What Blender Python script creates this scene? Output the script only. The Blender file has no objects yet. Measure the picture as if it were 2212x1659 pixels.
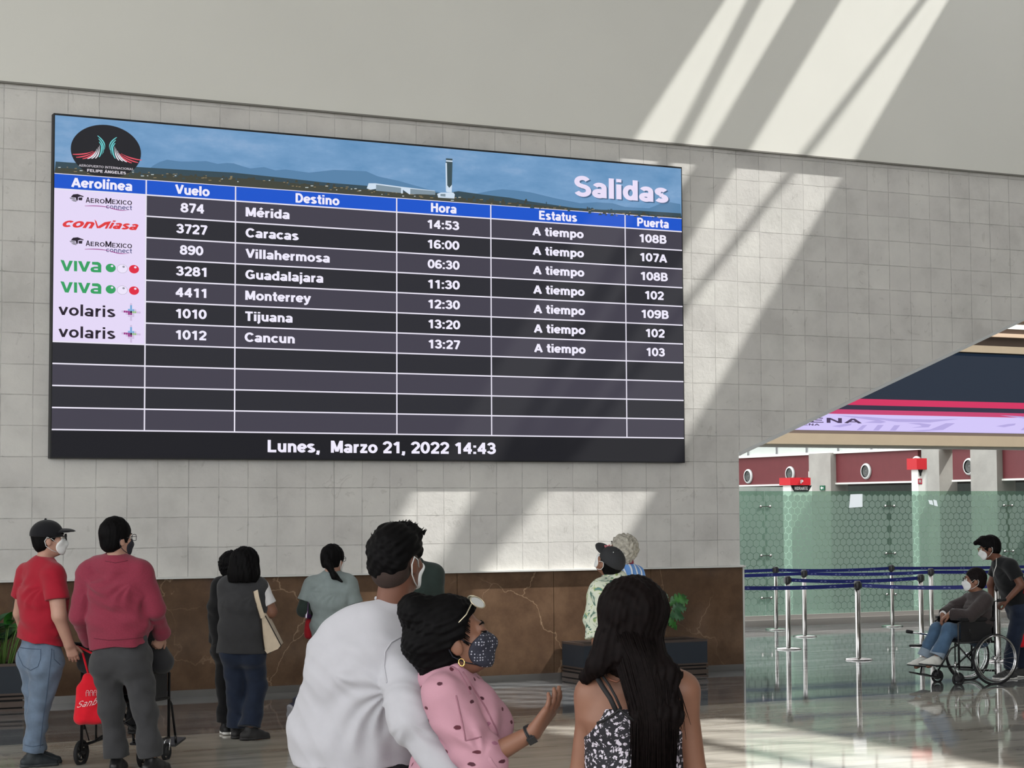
import bpy, math, random
import numpy as np
from mathutils import Vector, Matrix
from mathutils.geometry import tessellate_polygon
random.seed(7)
SC = bpy.context.scene
COL = SC.collection
# ------------------------------------------------------------------ camera
FPX, PITCH, YAW, ROLL = 4151.6, 0.06497, 0.45642, -0.004813
CAM = np.array([0.0, 0.0, 1.9])
CF = np.array([math.sin(YAW)*math.cos(PITCH), math.cos(YAW)*math.cos(PITCH), math.sin(PITCH)])
_r = np.array([math.cos(YAW), -math.sin(YAW), 0.0]); _u = np.cross(_r, CF)
CR = _r*math.cos(ROLL)+_u*math.sin(ROLL)
CU = -_r*math.sin(ROLL)+_u*math.cos(ROLL)
HF = np.array([math.sin(YAW), math.cos(YAW), 0.0])      # horizontal view direction
HR = np.array([math.cos(YAW), -math.sin(YAW), 0.0])
cd = bpy.data.cameras.new('camera'); cam = bpy.data.objects.new('camera', cd); COL.objects.link(cam)
cd.sensor_width = 36.0; cd.sensor_fit = 'HORIZONTAL'; cd.lens = FPX/2212*36; cd.clip_end = 300
cam.matrix_world = Matrix(((CR[0], CU[0], -CF[0], CAM[0]), (CR[1], CU[1], -CF[1], CAM[1]), (CR[2], CU[2], -CF[2], CAM[2]), (0, 0, 0, 1)))
SC.camera = cam
# ------------------------------------------------------------------ light
SC.view_settings.view_transform = 'Standard'; SC.view_settings.look = 'None'
SC.view_settings.gamma = 1.0; SC.view_settings.exposure = 0.0; SC.view_settings.use_curve_mapping = False
SC.cycles.max_bounces = 7; SC.cycles.diffuse_bounces = 3; SC.cycles.glossy_bounces = 3
SC.cycles.transparent_max_bounces = 12; SC.cycles.transmission_bounces = 4
SC.cycles.caustics_reflective = False; SC.cycles.caustics_refractive = False
SC.cycles.sample_clamp_indirect = 6.0
SLOPE, SUNB = 0.726, 0.30             # metres the sunlight runs to -x and +y for each metre it falls
w = bpy.data.worlds.new('daylight'); SC.world = w; w.use_nodes = True
nt = w.node_tree; bg = nt.nodes['Background']
bg.inputs['Color'].default_value = (0.965, 0.985, 1.0, 1); bg.inputs['Strength'].default_value = 3.9
sd = bpy.data.lights.new('sun', 'SUN'); sd.energy = 7.8; sd.angle = math.radians(0.85); sd.color = (1.0, 0.985, 0.94)
so = bpy.data.objects.new('sun', sd); COL.objects.link(so)
so.rotation_euler = Vector((-SLOPE, SUNB, -1.0)).to_track_quat('-Z', 'Y').to_euler(); so.location = (12, 0, 20)

# ------------------------------------------------------------------ helpers
def ray(px, py): return CF + CR*(px-1106)/FPX - CU*(py-829.5)/FPX
def at(px, py, depth): return CAM + ray(px, py)*depth          # a point at that distance in front of the lens
def on_y(px, py, y): d = ray(px, py); return CAM + d*y/d[1]
def on_x(px, py, x): d = ray(px, py); return CAM + d*x/d[0]
def on_floor(px, py): d = ray(px, py); return CAM - d*CAM[2]/d[2]
def V(*a): return np.array(a, float)
def unit(v): v = np.asarray(v, float); return v/np.linalg.norm(v)
def lin(c): return tuple(((x/255)/12.92 if x/255 <= 0.04045 else ((x/255+0.055)/1.055)**2.4) for x in c)

MATS = {}
def mat(name, rgb, rough=0.6, metal=0.0, spec=0.4, var=0.0, vscale=6.0, bump=0.0, bscale=60.0, emit=0.0, sheen=0.0, coords='Object'):
    """principled material with a procedural noise variation in colour and relief"""
    if name in MATS: return MATS[name]
    m = bpy.data.materials.new(name); m.use_nodes = True; MATS[name] = m
    t = m.node_tree; b = t.nodes['Principled BSDF']; c = lin(rgb)
    b.inputs['Base Color'].default_value = (*c, 1); b.inputs['Roughness'].default_value = rough
    b.inputs['Metallic'].default_value = metal; b.inputs['Specular IOR Level'].default_value = spec
    if sheen: b.inputs['Sheen Weight'].default_value = sheen
    if emit:
        b.inputs['Base Color'].default_value = (0.012, 0.012, 0.014, 1)
        b.inputs['Emission Color'].default_value = (*c, 1); b.inputs['Emission Strength'].default_value = emit
    if var or bump:
        tc = t.nodes.new('ShaderNodeTexCoord')
    if var:
        n = t.nodes.new('ShaderNodeTexNoise'); n.inputs['Scale'].default_value = vscale; n.inputs['Detail'].default_value = 4
        t.links.new(tc.outputs[coords], n.inputs['Vector'])
        r = t.nodes.new('ShaderNodeValToRGB'); e = r.color_ramp.elements
        e[0].position = 0.3; e[1].position = 0.7
        e[0].color = (*[x*(1-var) for x in c], 1); e[1].color = (*[min(1, x*(1+var)) for x in c], 1)
        t.links.new(n.outputs['Fac'], r.inputs['Fac'])
        t.links.new(r.outputs['Color'], b.inputs['Emission Color' if emit else 'Base Color'])
    if bump:
        n2 = t.nodes.new('ShaderNodeTexNoise'); n2.inputs['Scale'].default_value = bscale; n2.inputs['Detail'].default_value = 3
        t.links.new(tc.outputs[coords], n2.inputs['Vector'])
        bp = t.nodes.new('ShaderNodeBump'); bp.inputs['Strength'].default_value = bump; bp.inputs['Distance'].default_value = 0.02
        t.links.new(n2.outputs['Fac'], bp.inputs['Height']); t.links.new(bp.outputs['Normal'], b.inputs['Normal'])
    return m
class Tree:
    """small node-writing aid"""
    def __init__(s, name):
        s.m = bpy.data.materials.new(name); s.m.use_nodes = True; MATS[name] = s.m
        s.t = s.m.node_tree; s.b = s.t.nodes['Principled BSDF']
    def n(s, kind, ins=None, **kw):
        x = s.t.nodes.new('ShaderNode'+kind)
        for k, v in kw.items(): setattr(x, k, v)
        for k, v in (ins or {}).items():
            if isinstance(v, bpy.types.NodeSocket): s.t.links.new(v, x.inputs[k])
            else: x.inputs[k].default_value = v
        return x
    def math(s, op, a, b=0.0, clamp=False):
        x = s.t.nodes.new('ShaderNodeMath'); x.operation = op; x.use_clamp = clamp
        for i, v in enumerate((a, b)):
            if isinstance(v, bpy.types.NodeSocket): s.t.links.new(v, x.inputs[i])
            else: x.inputs[i].default_value = v
        return x.outputs[0]
    def ramp(s, fac, stops, interp='LINEAR'):
        x = s.t.nodes.new('ShaderNodeValToRGB'); cr = x.color_ramp; cr.interpolation = interp
        while len(cr.elements) < len(stops): cr.elements.new(0.5)
        for e, (p, c) in zip(cr.elements, stops): e.position = p; e.color = (*c, 1)
        s.t.links.new(fac, x.inputs['Fac']); return x.outputs['Color']
    def mix(s, fac, a, b, mode='MIX'):
        x = s.t.nodes.new('ShaderNodeMix'); x.data_type = 'RGBA'; x.blend_type = mode
        for i, v in ((0, fac), (6, a), (7, b)):
            if isinstance(v, bpy.types.NodeSocket): s.t.links.new(v, x.inputs[i])
            else: x.inputs[i].default_value = v if i == 0 else (*v, 1)
        return x.outputs[2]
    def to(s, sock, key): s.t.links.new(sock, s.b.inputs[key])

def tag(o, label=None, cat=None, group=None, kind=None):
    if label: o['label'] = label
    if cat: o['category'] = cat
    if group: o['group'] = group
    if kind: o['kind'] = kind
    return o
def empty(name, loc, label, cat, group=None):
    o = bpy.data.objects.new(name, None); COL.objects.link(o); o.location = [float(x) for x in loc]; o.empty_display_size = 0.2
    return tag(o, label, cat, group)
def obj(name, me, parent=None, local=False):
    """link a mesh; vertices are in world space unless local"""
    o = bpy.data.objects.new(name, me); COL.objects.link(o)
    if parent is not None:
        o.parent = parent
        if not local:
            L = Vector((0, 0, 0)); p = parent
            while p is not None: L += p.location; p = p.parent
            me.transform(Matrix.Translation(-L))
    return o
class MB:
    """collects polygons, boxes and tubes into one mesh"""
    def __init__(s): s.v = []; s.f = []; s.mi = []; s.sm = []
    def poly(s, pts, mi=0, smooth=False):
        k = len(s.v); s.v += [tuple(map(float, p)) for p in pts]; s.f.append(tuple(range(k, k+len(pts)))); s.mi.append(mi); s.sm.append(smooth)
    def raw(s, verts, faces, mi=0, smooth=False):
        k = len(s.v); s.v += [tuple(map(float, p)) for p in verts]
        for f in faces: s.f.append(tuple(k+i for i in f)); s.mi.append(mi); s.sm.append(smooth)
        return s
    def box(s, lo, hi, mi=0, M=None):
        x0, y0, z0 = lo; x1, y1, z1 = hi
        p = [(x0, y0, z0), (x1, y0, z0), (x1, y1, z0), (x0, y1, z0), (x0, y0, z1), (x1, y0, z1), (x1, y1, z1), (x0, y1, z1)]
        if M is not None: p = [tuple(M @ Vector(q)) for q in p]
        return s.raw(p, [(0, 3, 2, 1), (4, 5, 6, 7), (0, 1, 5, 4), (1, 2, 6, 5), (2, 3, 7, 6), (3, 0, 4, 7)], mi)
    def obox(s, c, ax, ay, az, mi=0):
        """box from its centre and three half-axis vectors"""
        c, ax, ay, az = map(np.asarray, (c, ax, ay, az))
        p = [c-ax-ay-az, c+ax-ay-az, c+ax+ay-az, c-ax+ay-az, c-ax-ay+az, c+ax-ay+az, c+ax+ay+az, c-ax+ay+az]
        return s.raw(p, [(0, 3, 2, 1), (4, 5, 6, 7), (0, 1, 5, 4), (1, 2, 6, 5), (2, 3, 7, 6), (3, 0, 4, 7)], mi)
    def prism(s, pts, ext, mi=0, mi_side=None):
        """closed prism: polygon pts swept by vector ext"""
        n = len(pts); ext = np.asarray(ext); a = [np.asarray(p, float) for p in pts]; b = [p+ext for p in a]
        s.raw(a+b, [tuple(range(n)), tuple(range(2*n-1, n-1, -1))], mi)
        s.raw(a+b, [(i, n+i, n+(i+1) % n, (i+1) % n) for i in range(n)], mi if mi_side is None else mi_side)
        return s
    def tube(s, pts, r, seg=8, mi=0, closed=False, cap=True, flat=None):
        pts = [np.asarray(p, float) for p in pts]; n = len(pts); rr = r if hasattr(r, '__len__') else [r]*n
        vs = []; up = None
        for i, p in enumerate(pts):
            a = pts[(i-1) % n] if (closed or i > 0) else p; b = pts[(i+1) % n] if (closed or i < n-1) else p
            t = unit(b-a)
            if up is None: up = V(0, 0, 1) if abs(t[2]) < 0.9 else V(1, 0, 0)
            if flat is not None: up = np.asarray(flat, float)
            x = unit(np.cross(up, t)); y = np.cross(t, x)
            if flat is None: up = y
            for k in range(seg):
                an = 2*math.pi*k/seg; vs.append(p+rr[i]*(math.cos(an)*x+math.sin(an)*y))
        fs = []
        for i in range(n if closed else n-1):
            j = (i+1) % n
            for k in range(seg): fs.append((i*seg+k, i*seg+(k+1) % seg, j*seg+(k+1) % seg, j*seg+k))
        if cap and not closed:
            fs.append(tuple(range(seg-1, -1, -1))); fs.append(tuple((n-1)*seg+k for k in range(seg)))
        return s.raw(vs, fs, mi, True)
    def lathe(s, prof, c, axis=(0, 0, 1), seg=24, mi=0):
        """revolve (radius, height) pairs about an axis through c"""
        az = unit(axis); h = V(1, 0, 0) if abs(az[0]) < 0.9 else V(0, 1, 0); ax = unit(np.cross(h, az)); ay = np.cross(az, ax)
        vs = [np.asarray(c)+az*z+r*(math.cos(2*math.pi*k/seg)*ax+math.sin(2*math.pi*k/seg)*ay) for r, z in prof for k in range(seg)]
        fs = [(i*seg+k, i*seg+(k+1) % seg, (i+1)*seg+(k+1) % seg, (i+1)*seg+k) for i in range(len(prof)-1) for k in range(seg)]
        if prof[0][0] < 0.011: fs.append(tuple(range(seg-1, -1, -1)))
        if prof[-1][0] < 0.011: fs.append(tuple((len(prof)-1)*seg+k for k in range(seg)))
        return s.raw(vs, fs, mi, True)
    def ball(s, c, r, seg=12, rings=8, mi=0, axes=None):
        A = np.eye(3) if axes is None else np.asarray(axes); rr = np.asarray(r if hasattr(r, '__len__') else [r]*3, float)
        vs = []; c = np.asarray(c, float)
        for i in range(rings+1):
            th = math.pi*i/rings
            for k in range(seg):
                ph = 2*math.pi*k/seg; q = V(math.sin(th)*math.cos(ph), math.sin(th)*math.sin(ph), math.cos(th))*rr
                vs.append(c+q@A)
        return s.raw(vs, [(i*seg+k, (i+1)*seg+k, (i+1)*seg+(k+1) % seg, i*seg+(k+1) % seg) for i in range(rings) for k in range(seg)], mi, True)
    def mesh(s, name, mats):
        me = bpy.data.meshes.new(name); me.from_pydata(s.v, [], s.f)
        for m in (mats if isinstance(mats, (list, tuple)) else [mats]): me.materials.append(m)
        me.polygons.foreach_set('material_index', s.mi); me.polygons.foreach_set('use_smooth', s.sm); me.update(); return me
    def build(s, name, mats, parent=None): return obj(name, s.mesh(name, mats), parent)
def struct(name, mb, mats, label=None):
    o = mb.build(name, mats); return tag(o, label, None, None, 'structure')
def _arc(cx, cy, rx, ry, a0, a1):
    n = max(4, int(abs(a1-a0)/14)); return [(cx+rx*math.cos(math.radians(a0+(a1-a0)*i/n)), cy+ry*math.sin(math.radians(a0+(a1-a0)*i/n))) for i in range(n+1)]
def _glyphs():
    """centre lines of a bold grotesque alphabet, capital height 1"""
    A = _arc; O = lambda cx, cy, rx, ry: A(cx, cy, rx, ry, 0, 360)
    six = [O(.34, .31, .23, .215), A(.37, .52, .26, .385, 42, 180)+[(.11, .32)]]
    g = {'0': (.66, [O(.33, .5, .23, .405)]), '1': (.60, [[(.38, 0), (.38, .97)], [(.36, .9), (.12, .70)]]), '2': (.66, [A(.33, .68, .22, .225, 172, -38)+[(.13, .1)], [(.06, .09), (.62, .09)]]),
     '3': (.66, [A(.31, .70, .20, .20, 165, -90), A(.32, .305, .23, .21, 90, -165), [(.24, .51), (.33, .51)]]), '4': (.68, [[(.47, 0), (.47, .98)], [(.47, .92), (.09, .31)], [(.04, .30), (.65, .30)]]),
     '5': (.66, [[(.60, .9), (.19, .9), (.15, .50)], A(.33, .33, .23, .24, 132, -165)]), '6': (.67, six), '9': (.67, [[(.67-x, 1-y) for x, y in q] for q in six]), '7': (.62, [[(.05, .9), (.57, .9)], [(.55, .93), (.24, 0)]]),
     '8': (.66, [O(.33, .71, .19, .19), O(.33, .30, .23, .21)]), 'A': (.76, [[(.08, 0), (.38, .93)], [(.38, .93), (.68, 0)], [(.21, .29), (.55, .29)]]),
     'B': (.72, [[(.15, 0), (.15, 1)], [(.15, .91), (.39, .91)]+A(.39, .72, .17, .19, 90, -90)+[(.15, .53)], [(.15, .53), (.40, .53)]+A(.40, .31, .21, .22, 90, -90)+[(.15, .09)]]), 'C': (.76, [A(.40, .5, .29, .405, 38, 322)]),
     'D': (.74, [[(.15, 0), (.15, 1)], [(.15, .91), (.34, .91)]+A(.34, .5, .28, .41, 90, -90)+[(.15, .09)]]), 'E': (.68, [[(.15, 0), (.15, 1)], [(.15, .91), (.62, .91)], [(.15, .52), (.58, .52)], [(.15, .09), (.64, .09)]]),
     'F': (.64, [[(.15, 0), (.15, 1)], [(.15, .91), (.60, .91)], [(.15, .50), (.54, .50)]]), 'G': (.80, [A(.40, .5, .29, .405, 42, 318)+[(.66, .20), (.66, .46)], [(.42, .45), (.75, .45)]]), 'H': (.76, [[(.15, 0), (.15, 1)], [(.61, 0), (.61, 1)], [(.15, .53), (.61, .53)]]),
     'I': (.30, [[(.15, 0), (.15, 1)]]), 'L': (.64, [[(.15, 1), (.15, 0)], [(.15, .09), (.61, .09)]]), 'M': (.88, [[(.14, 0), (.14, 1)], [(.74, 0), (.74, 1)], [(.17, .96), (.44, .10)], [(.71, .96), (.44, .10)]]), 'N': (.78, [[(.15, 0), (.15, 1)], [(.63, 0), (.63, 1)], [(.17, .95), (.61, .05)]]),
     'O': (.80, [O(.40, .5, .30, .405)]), 'P': (.70, [[(.15, 0), (.15, 1)], [(.15, .91), (.38, .91)]+A(.38, .68, .21, .23, 90, -90)+[(.15, .45)]]), 'R': (.76, [[(.15, 0), (.15, 1)], [(.15, .91), (.40, .91)]+A(.40, .70, .19, .21, 90, -90)+[(.15, .49)], [(.38, .49), (.66, 0)]]),
     'S': (.70, [A(.34, .715, .22, .195, 25, 265), A(.34, .295, .24, .205, 88, -158), [(.29, .53), (.37, .485)]]), 'T': (.66, [[(.33, 0), (.33, 1)], [(.03, .91), (.63, .91)]]), 'U': (.76, [[(.15, 1), (.15, .36)]+A(.38, .36, .23, .27, 180, 360)+[(.61, 1)]]),
     'V': (.72, [[(.08, 1), (.36, .07)], [(.64, 1), (.36, .07)]]), 'X': (.70, [[(.08, 0), (.62, 1)], [(.08, 1), (.62, 0)]]),
     'a': (.60, [A(.29, .50, .18, .14, 160, 0)+[(.47, 0)], O(.27, .205, .175, .125)]), 'b': (.64, [[(.14, 0), (.14, 1)], O(.34, .365, .20, .275)]), 'c': (.58, [A(.32, .365, .22, .275, 42, 318)]), 'd': (.64, [[(.50, 0), (.50, 1)], O(.30, .365, .20, .275)]),
     'e': (.60, [A(.31, .365, .22, .275, 0, 318), [(.10, .36), (.53, .36)]]), 'g': (.64, [O(.30, .375, .20, .265), [(.50, .73), (.50, 0)]+A(.30, -.03, .20, .15, 0, -155)]), 'h': (.64, [[(.14, 0), (.14, 1)], A(.32, .43, .18, .21, 180, 0)+[(.50, 0)]]),
     'i': (.28, [[(.14, 0), (.14, .73)], [(.14, .84), (.14, 1)]]), 'j': (.28, [[(.14, .73), (.14, -.02)]+A(.0, -.04, .14, .15, 0, -80), [(.14, .84), (.14, 1)]]), 'l': (.28, [[(.14, 0), (.14, 1)]]),
     'm': (.94, [[(.14, 0), (.14, .73)], A(.305, .45, .165, .19, 180, 0)+[(.47, 0)], A(.635, .45, .165, .19, 180, 0)+[(.80, 0)]]), 'n': (.64, [[(.14, 0), (.14, .73)], A(.32, .43, .18, .21, 180, 0)+[(.50, 0)]]), 'o': (.64, [O(.32, .365, .22, .275)]),
     'p': (.64, [[(.14, .73), (.14, -.26)], O(.34, .365, .20, .275)]), 'r': (.42, [[(.14, 0), (.14, .73)], A(.36, .40, .21, .24, 175, 82)]), 's': (.58, [A(.28, .535, .165, .105, 20, 262), A(.28, .205, .185, .115, 88, -155), [(.24, .43), (.32, .315)]]),
     't': (.40, [[(.20, .96), (.20, .19)]+A(.33, .19, .13, .105, 180, 290), [(.02, .645), (.39, .645)]]), 'u': (.64, [[(.14, .73), (.14, .30)]+A(.32, .30, .18, .21, 180, 360)+[(.50, .73)], [(.50, .3), (.50, 0)]]), 'v': (.60, [[(.08, .73), (.30, .05)], [(.52, .73), (.30, .05)]]),
     'y': (.60, [[(.08, .73), (.31, .06)], [(.53, .73), (.28, -.08), (.18, -.17), (.06, -.17)]]), 'z': (.56, [[(.06, .645), (.50, .645)], [(.46, .67), (.10, .06)], [(.05, .09), (.53, .09)]]), ':': (.30, [[(.15, 0), (.15, .19)], [(.15, .54), (.15, .73)]]), ',': (.30, [[(.15, .17), (.15, .0), (.10, -.17)]]), ' ': (.30, []), '.': (.3, [[(.15, 0), (.15, .18)]])}
    g['é'] = (.60, g['e'][1]+[[(.27, .83), (.42, 1.02)]]); g['í'] = (.28, [[(.14, 0), (.14, .73)], [(.12, .84), (.27, 1.02)]]); g['Á'] = (.76, g['A'][1]+[[(.34, 1.04), (.48, 1.22)]])
    return g
GL = _glyphs(); _tc = {}
def text_geo(txt, wd=0.19, shear=0.0):
    """flat letter shapes: points and faces, capital height 1"""
    key = (txt, wd, shear)
    if key in _tc: return _tc[key]
    v = []; f = []; pen = 0.0; layer = 0
    for ch in txt:
        W, strokes = GL[ch]
        for q in strokes:
            closed = len(q) > 3 and abs(q[0][0]-q[-1][0])+abs(q[0][1]-q[-1][1]) < 1e-6
            P = [np.array(p) for p in (q[:-1] if closed else q)]; P = [p for i, p in enumerate(P) if i == 0 or abs(p-P[i-1]).sum() > 1e-4]; n = len(P); k = len(v)
            for i in range(n):
                a = P[i]-P[i-1] if (closed or i > 0) else P[1]-P[0]; b = P[(i+1) % n]-P[i] if (closed or i < n-1) else P[-1]-P[-2]
                na = V(-a[1], a[0])/np.linalg.norm(a); nb = V(-b[1], b[0])/np.linalg.norm(b); m = na+nb; m = m/max(0.6, m@m/2)*wd/2
                for e in (P[i]+m, P[i]-m): v.append((pen+e[0]+shear*e[1], e[1]))
            for i in range(n if closed else n-1): j = (i+1) % n; f.append((k+2*i, k+2*i+1, k+2*j+1, k+2*j))
        pen += W+(0.02 if wd > .15 else 0.0)
    _tc[key] = (np.array(v), f); return _tc[key]
def put_text(mb, txt, to3, u0, u1, v_base, cap, bold=0.02, shear=0.0, mi=0):
    """letters stretched to run from u0 to u1 with that baseline and capital height"""
    wd = 0.205 if bold >= 0.02 else 0.16 if bold >= 0.01 else 0.12 if bold >= 0 else 0.09
    v, f = text_geo(txt, wd, shear); x0, x1 = v[:, 0].min(), v[:, 0].max(); sx = (u1-u0)/(x1-x0)
    mb.raw([to3(u0+(a-x0)*sx, v_base+b*cap) for a, b in v], f, mi)
def tess(mb, loops, to3, mi=0):
    """polygon with holes (2-D loops) as flat faces"""
    t = tessellate_polygon([[Vector((p[0], p[1], 0)) for p in l] for l in loops])
    pts = [p for l in loops for p in l]
    for f in t:
        a, b, c = [pts[i] for i in f]
        if abs((b[0]-a[0])*(c[1]-a[1])-(c[0]-a[0])*(b[1]-a[1])) < 1e-9: continue
        mb.poly([to3(*a), to3(*b), to3(*c)], mi)
# ------------------------------------------------------------------ setting
D = 19.27                       # the stone wall stands at y = D
ZTOP, ZW, XE, ROOF = 6.177, 1.215, 12.45, 12.0
def m_stone():
    s = Tree('stone cladding'); tc = s.n('TexCoord'); sp = s.n('SeparateXYZ', {0: tc.outputs['Object']})
    x = s.math('ADD', sp.outputs[0], 0.977); z = s.math('ADD', sp.outputs[2], 0.319)
    vec = s.n('CombineXYZ', {0: x, 1: z})
    # a little wander keeps the joints from being ruler straight
    nz = s.n('TexNoise', {'Vector': tc.outputs['Object'], 'Scale': 2.3, 'Detail': 2.0})
    wob = s.n('VectorMath', {0: nz.outputs['Color'], 1: (0.5, 0.5, 0.5)}, operation='SUBTRACT')
    wob2 = s.n('VectorMath', {0: wob.outputs[0], 'Scale': 0.02}, operation='SCALE')
    vec2 = s.n('VectorMath', {0: vec.outputs[0], 1: wob2.outputs[0]}, operation='ADD')
    bk = s.n('TexBrick', {'Vector': vec2.outputs[0], 'Color1': (0.30, 0.30, 0.30, 1), 'Color2': (0.62, 0.62, 0.62, 1), 'Mortar': (0, 0, 0, 1), 'Scale': 1.0,
                          'Mortar Size': 0.0045, 'Mortar Smooth': 0.3, 'Brick Width': 0.32, 'Row Height': 0.307}, offset=0.0, squash=1.0)
    big = s.n('TexNoise', {'Vector': tc.outputs['Object'], 'Scale': 1.6, 'Detail': 6.0, 'Roughness': 0.62})
    fine = s.n('TexNoise', {'Vector': tc.outputs['Object'], 'Scale': 26.0, 'Detail': 5.0, 'Roughness': 0.7})
    a = s.ramp(big.outputs['Fac'], [(0.25, lin((184, 182, 178))), (0.5, lin((203, 201, 197))), (0.75, lin((213, 211, 206)))])
    til = s.ramp(bk.outputs['Color'], [(0.3, (0.955, 0.948, 0.95)), (0.62, (1.03, 1.03, 1.025))])
    c = s.mix(1.0, a, til, 'MULTIPLY')
    fr = s.ramp(fine.outputs['Fac'], [(0.27, (0.78, 0.77, 0.76)), (0.36, (1, 1, 1))])
    c = s.mix(0.55, c, fr, 'MULTIPLY')
    sc = s.n('TexNoise', {'Vector': tc.outputs['Object'], 'Scale': 3.1, 'Detail': 3.0, 'Distortion': 2.5})
    scr = s.ramp(sc.outputs['Fac'], [(0.665, (1, 1, 1)), (0.69, (0.72, 0.71, 0.70)), (0.72, (1, 1, 1))])
    c = s.mix(0.5, c, scr, 'MULTIPLY')
    jn = s.ramp(sc.outputs['Fac'], [(0.40, (0.05, 0.05, 0.05)), (0.66, (0.42, 0.42, 0.42))])
    c = s.mix(s.math('MULTIPLY', bk.outputs['Fac'], jn), c, (0.16, 0.155, 0.15))
    s.to(c, 'Base Color'); s.b.inputs['Roughness'].default_value = 0.75; s.b.inputs['Specular IOR Level'].default_value = 0.25
    h = s.math('SUBTRACT', s.math('MULTIPLY', fine.outputs['Fac'], 0.25), s.math('MULTIPLY', bk.outputs['Fac'], 0.5))
    h = s.math('ADD', h, s.math('MULTIPLY', big.outputs['Fac'], 1.3))
    h = s.math('ADD', h, s.math('MULTIPLY', bk.outputs['Color'], 0.9))
    h = s.math('SUBTRACT', h, s.math('MULTIPLY', scr, 0.12))
    bp = s.n('Bump', {'Height': h, 'Strength': 0.8, 'Distance': 0.014}); s.to(bp.outputs[0], 'Normal'); return s.m
def m_marble():
    s = Tree('brown marble'); tc = s.n('TexCoord')
    big = s.n('TexNoise', {'Vector': tc.outputs['Object'], 'Scale': 2.2, 'Detail': 8.0, 'Roughness': 0.65})
    c = s.ramp(big.outputs['Fac'], [(0.3, lin((78, 59, 46))), (0.5, lin((95, 74, 58))), (0.72, lin((116, 92, 73)))])
    nz = s.n('TexNoise', {'Vector': tc.outputs['Object'], 'Scale': 2.6, 'Detail': 5.0}); wob = s.n('VectorMath', {0: nz.outputs['Color'], 'Scale': 0.55}, operation='SCALE'); vv = s.n('VectorMath', {0: tc.outputs['Object'], 1: wob.outputs[0]}, operation='ADD')
    vo = s.n('TexVoronoi', {'Vector': vv.outputs[0], 'Scale': 0.85}, feature='DISTANCE_TO_EDGE')
    vm = s.ramp(vo.outputs['Distance'], [(0.0, (1, 1, 1)), (0.0025, (0.7, 0.7, 0.7)), (0.007, (0, 0, 0))])
    gate = s.n('TexNoise', {'Vector': tc.outputs['Object'], 'Scale': 1.1, 'Detail': 2.0})
    gm = s.ramp(gate.outputs['Fac'], [(0.42, (0, 0, 0)), (0.62, (1, 1, 1))])
    c = s.mix(s.math('MULTIPLY', s.math('MULTIPLY', vm, gm), 0.6), c, lin((176, 150, 124)))
    s.to(c, 'Base Color'); s.b.inputs['Roughness'].default_value = 0.1; s.b.inputs['Specular IOR Level'].default_value = 0.45
    return s.m
def m_floor():
    s = Tree('polished porcelain floor'); tc = s.n('TexCoord'); sp = s.n('SeparateXYZ', {0: tc.outputs['Object']})
    st = s.n('CombineXYZ', {0: s.math('MULTIPLY', sp.outputs[0], 0.42), 1: s.math('MULTIPLY', sp.outputs[1], 2.6)})
    n1 = s.n('TexNoise', {'Vector': st.outputs[0], 'Scale': 1.6, 'Detail': 8.0, 'Roughness': 0.62, 'Distortion': 0.6})
    light = s.ramp(n1.outputs['Fac'], [(0.3, lin((150, 145, 136))), (0.48, lin((182, 177, 167))), (0.6, lin((197, 192, 182))), (0.75, lin((166, 161, 151)))])
    dark = s.ramp(n1.outputs['Fac'], [(0.3, lin((70, 72, 75))), (0.5, lin((104, 105, 107))), (0.62, lin((134, 134, 134))), (0.75, lin((84, 85, 88)))])
    # the darker band of tiles runs along the stone wall and on towards the glass
    band = s.math('GREATER_THAN', sp.outputs[1], 16.0)
    c = s.mix(band, light, dark)
    vec = s.n('CombineXYZ', {0: s.math('ADD', sp.outputs[0], 0.51), 1: s.math('ADD', sp.outputs[1], 0.0)})
    bk = s.n('TexBrick', {'Vector': vec.outputs[0], 'Color1': (0.46, 0.46, 0.46, 1), 'Color2': (0.54, 0.54, 0.54, 1), 'Mortar': (0, 0, 0, 1), 'Scale': 1.0, 'Mortar Size': 0.004,
                          'Mortar Smooth': 0.1, 'Brick Width': 1.2, 'Row Height': 0.8}, offset=0.0, squash=1.0)
    til = s.ramp(bk.outputs['Color'], [(0.45, (0.94, 0.94, 0.94)), (0.55, (1.05, 1.05, 1.05))])
    c = s.mix(1.0, c, til, 'MULTIPLY')
    c = s.mix(s.math('MULTIPLY', bk.outputs['Fac'], 0.5), c, lin((190, 188, 184)))
    s.to(c, 'Base Color'); s.b.inputs['Roughness'].default_value = 0.045; s.b.inputs['Specular IOR Level'].default_value = 0.55
    w2 = s.n('TexNoise', {'Vector': tc.outputs['Object'], 'Scale': 0.8, 'Detail': 1.0})
    bp = s.n('Bump', {'Height': w2.outputs['Fac'], 'Strength': 0.05, 'Distance': 0.02}); s.to(bp.outputs[0], 'Normal')
    return s.m
STONE, MARBLE, FLOOR = m_stone(), m_marble(), m_floor()
WHITE = mat('white plaster', (215, 214, 207), 0.7, var=0.02, vscale=0.8, bump=0.06, bscale=1.4)
ROOFM = mat('roof plaster', (196, 194, 188), 0.8, var=0.03)
TRIM = mat('brushed metal trim', (196, 196, 194), 0.35, metal=0.7, bump=0.02)
CONC = mat('smooth grey concrete', (150, 148, 142), 0.8, var=0.10, vscale=3, bump=0.1, bscale=20)
BEIGE = mat('beige painted soffit', (168, 152, 130), 0.7, var=0.02)
BROWN = mat('brown painted beam', (92, 80, 74), 0.7, var=0.03)

# floor
mb = MB(); mb.poly([(-30, -25, 0), (45, -25, 0), (45, 48, 0), (-30, 48, 0)]); struct('floor', mb, FLOOR)
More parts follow.
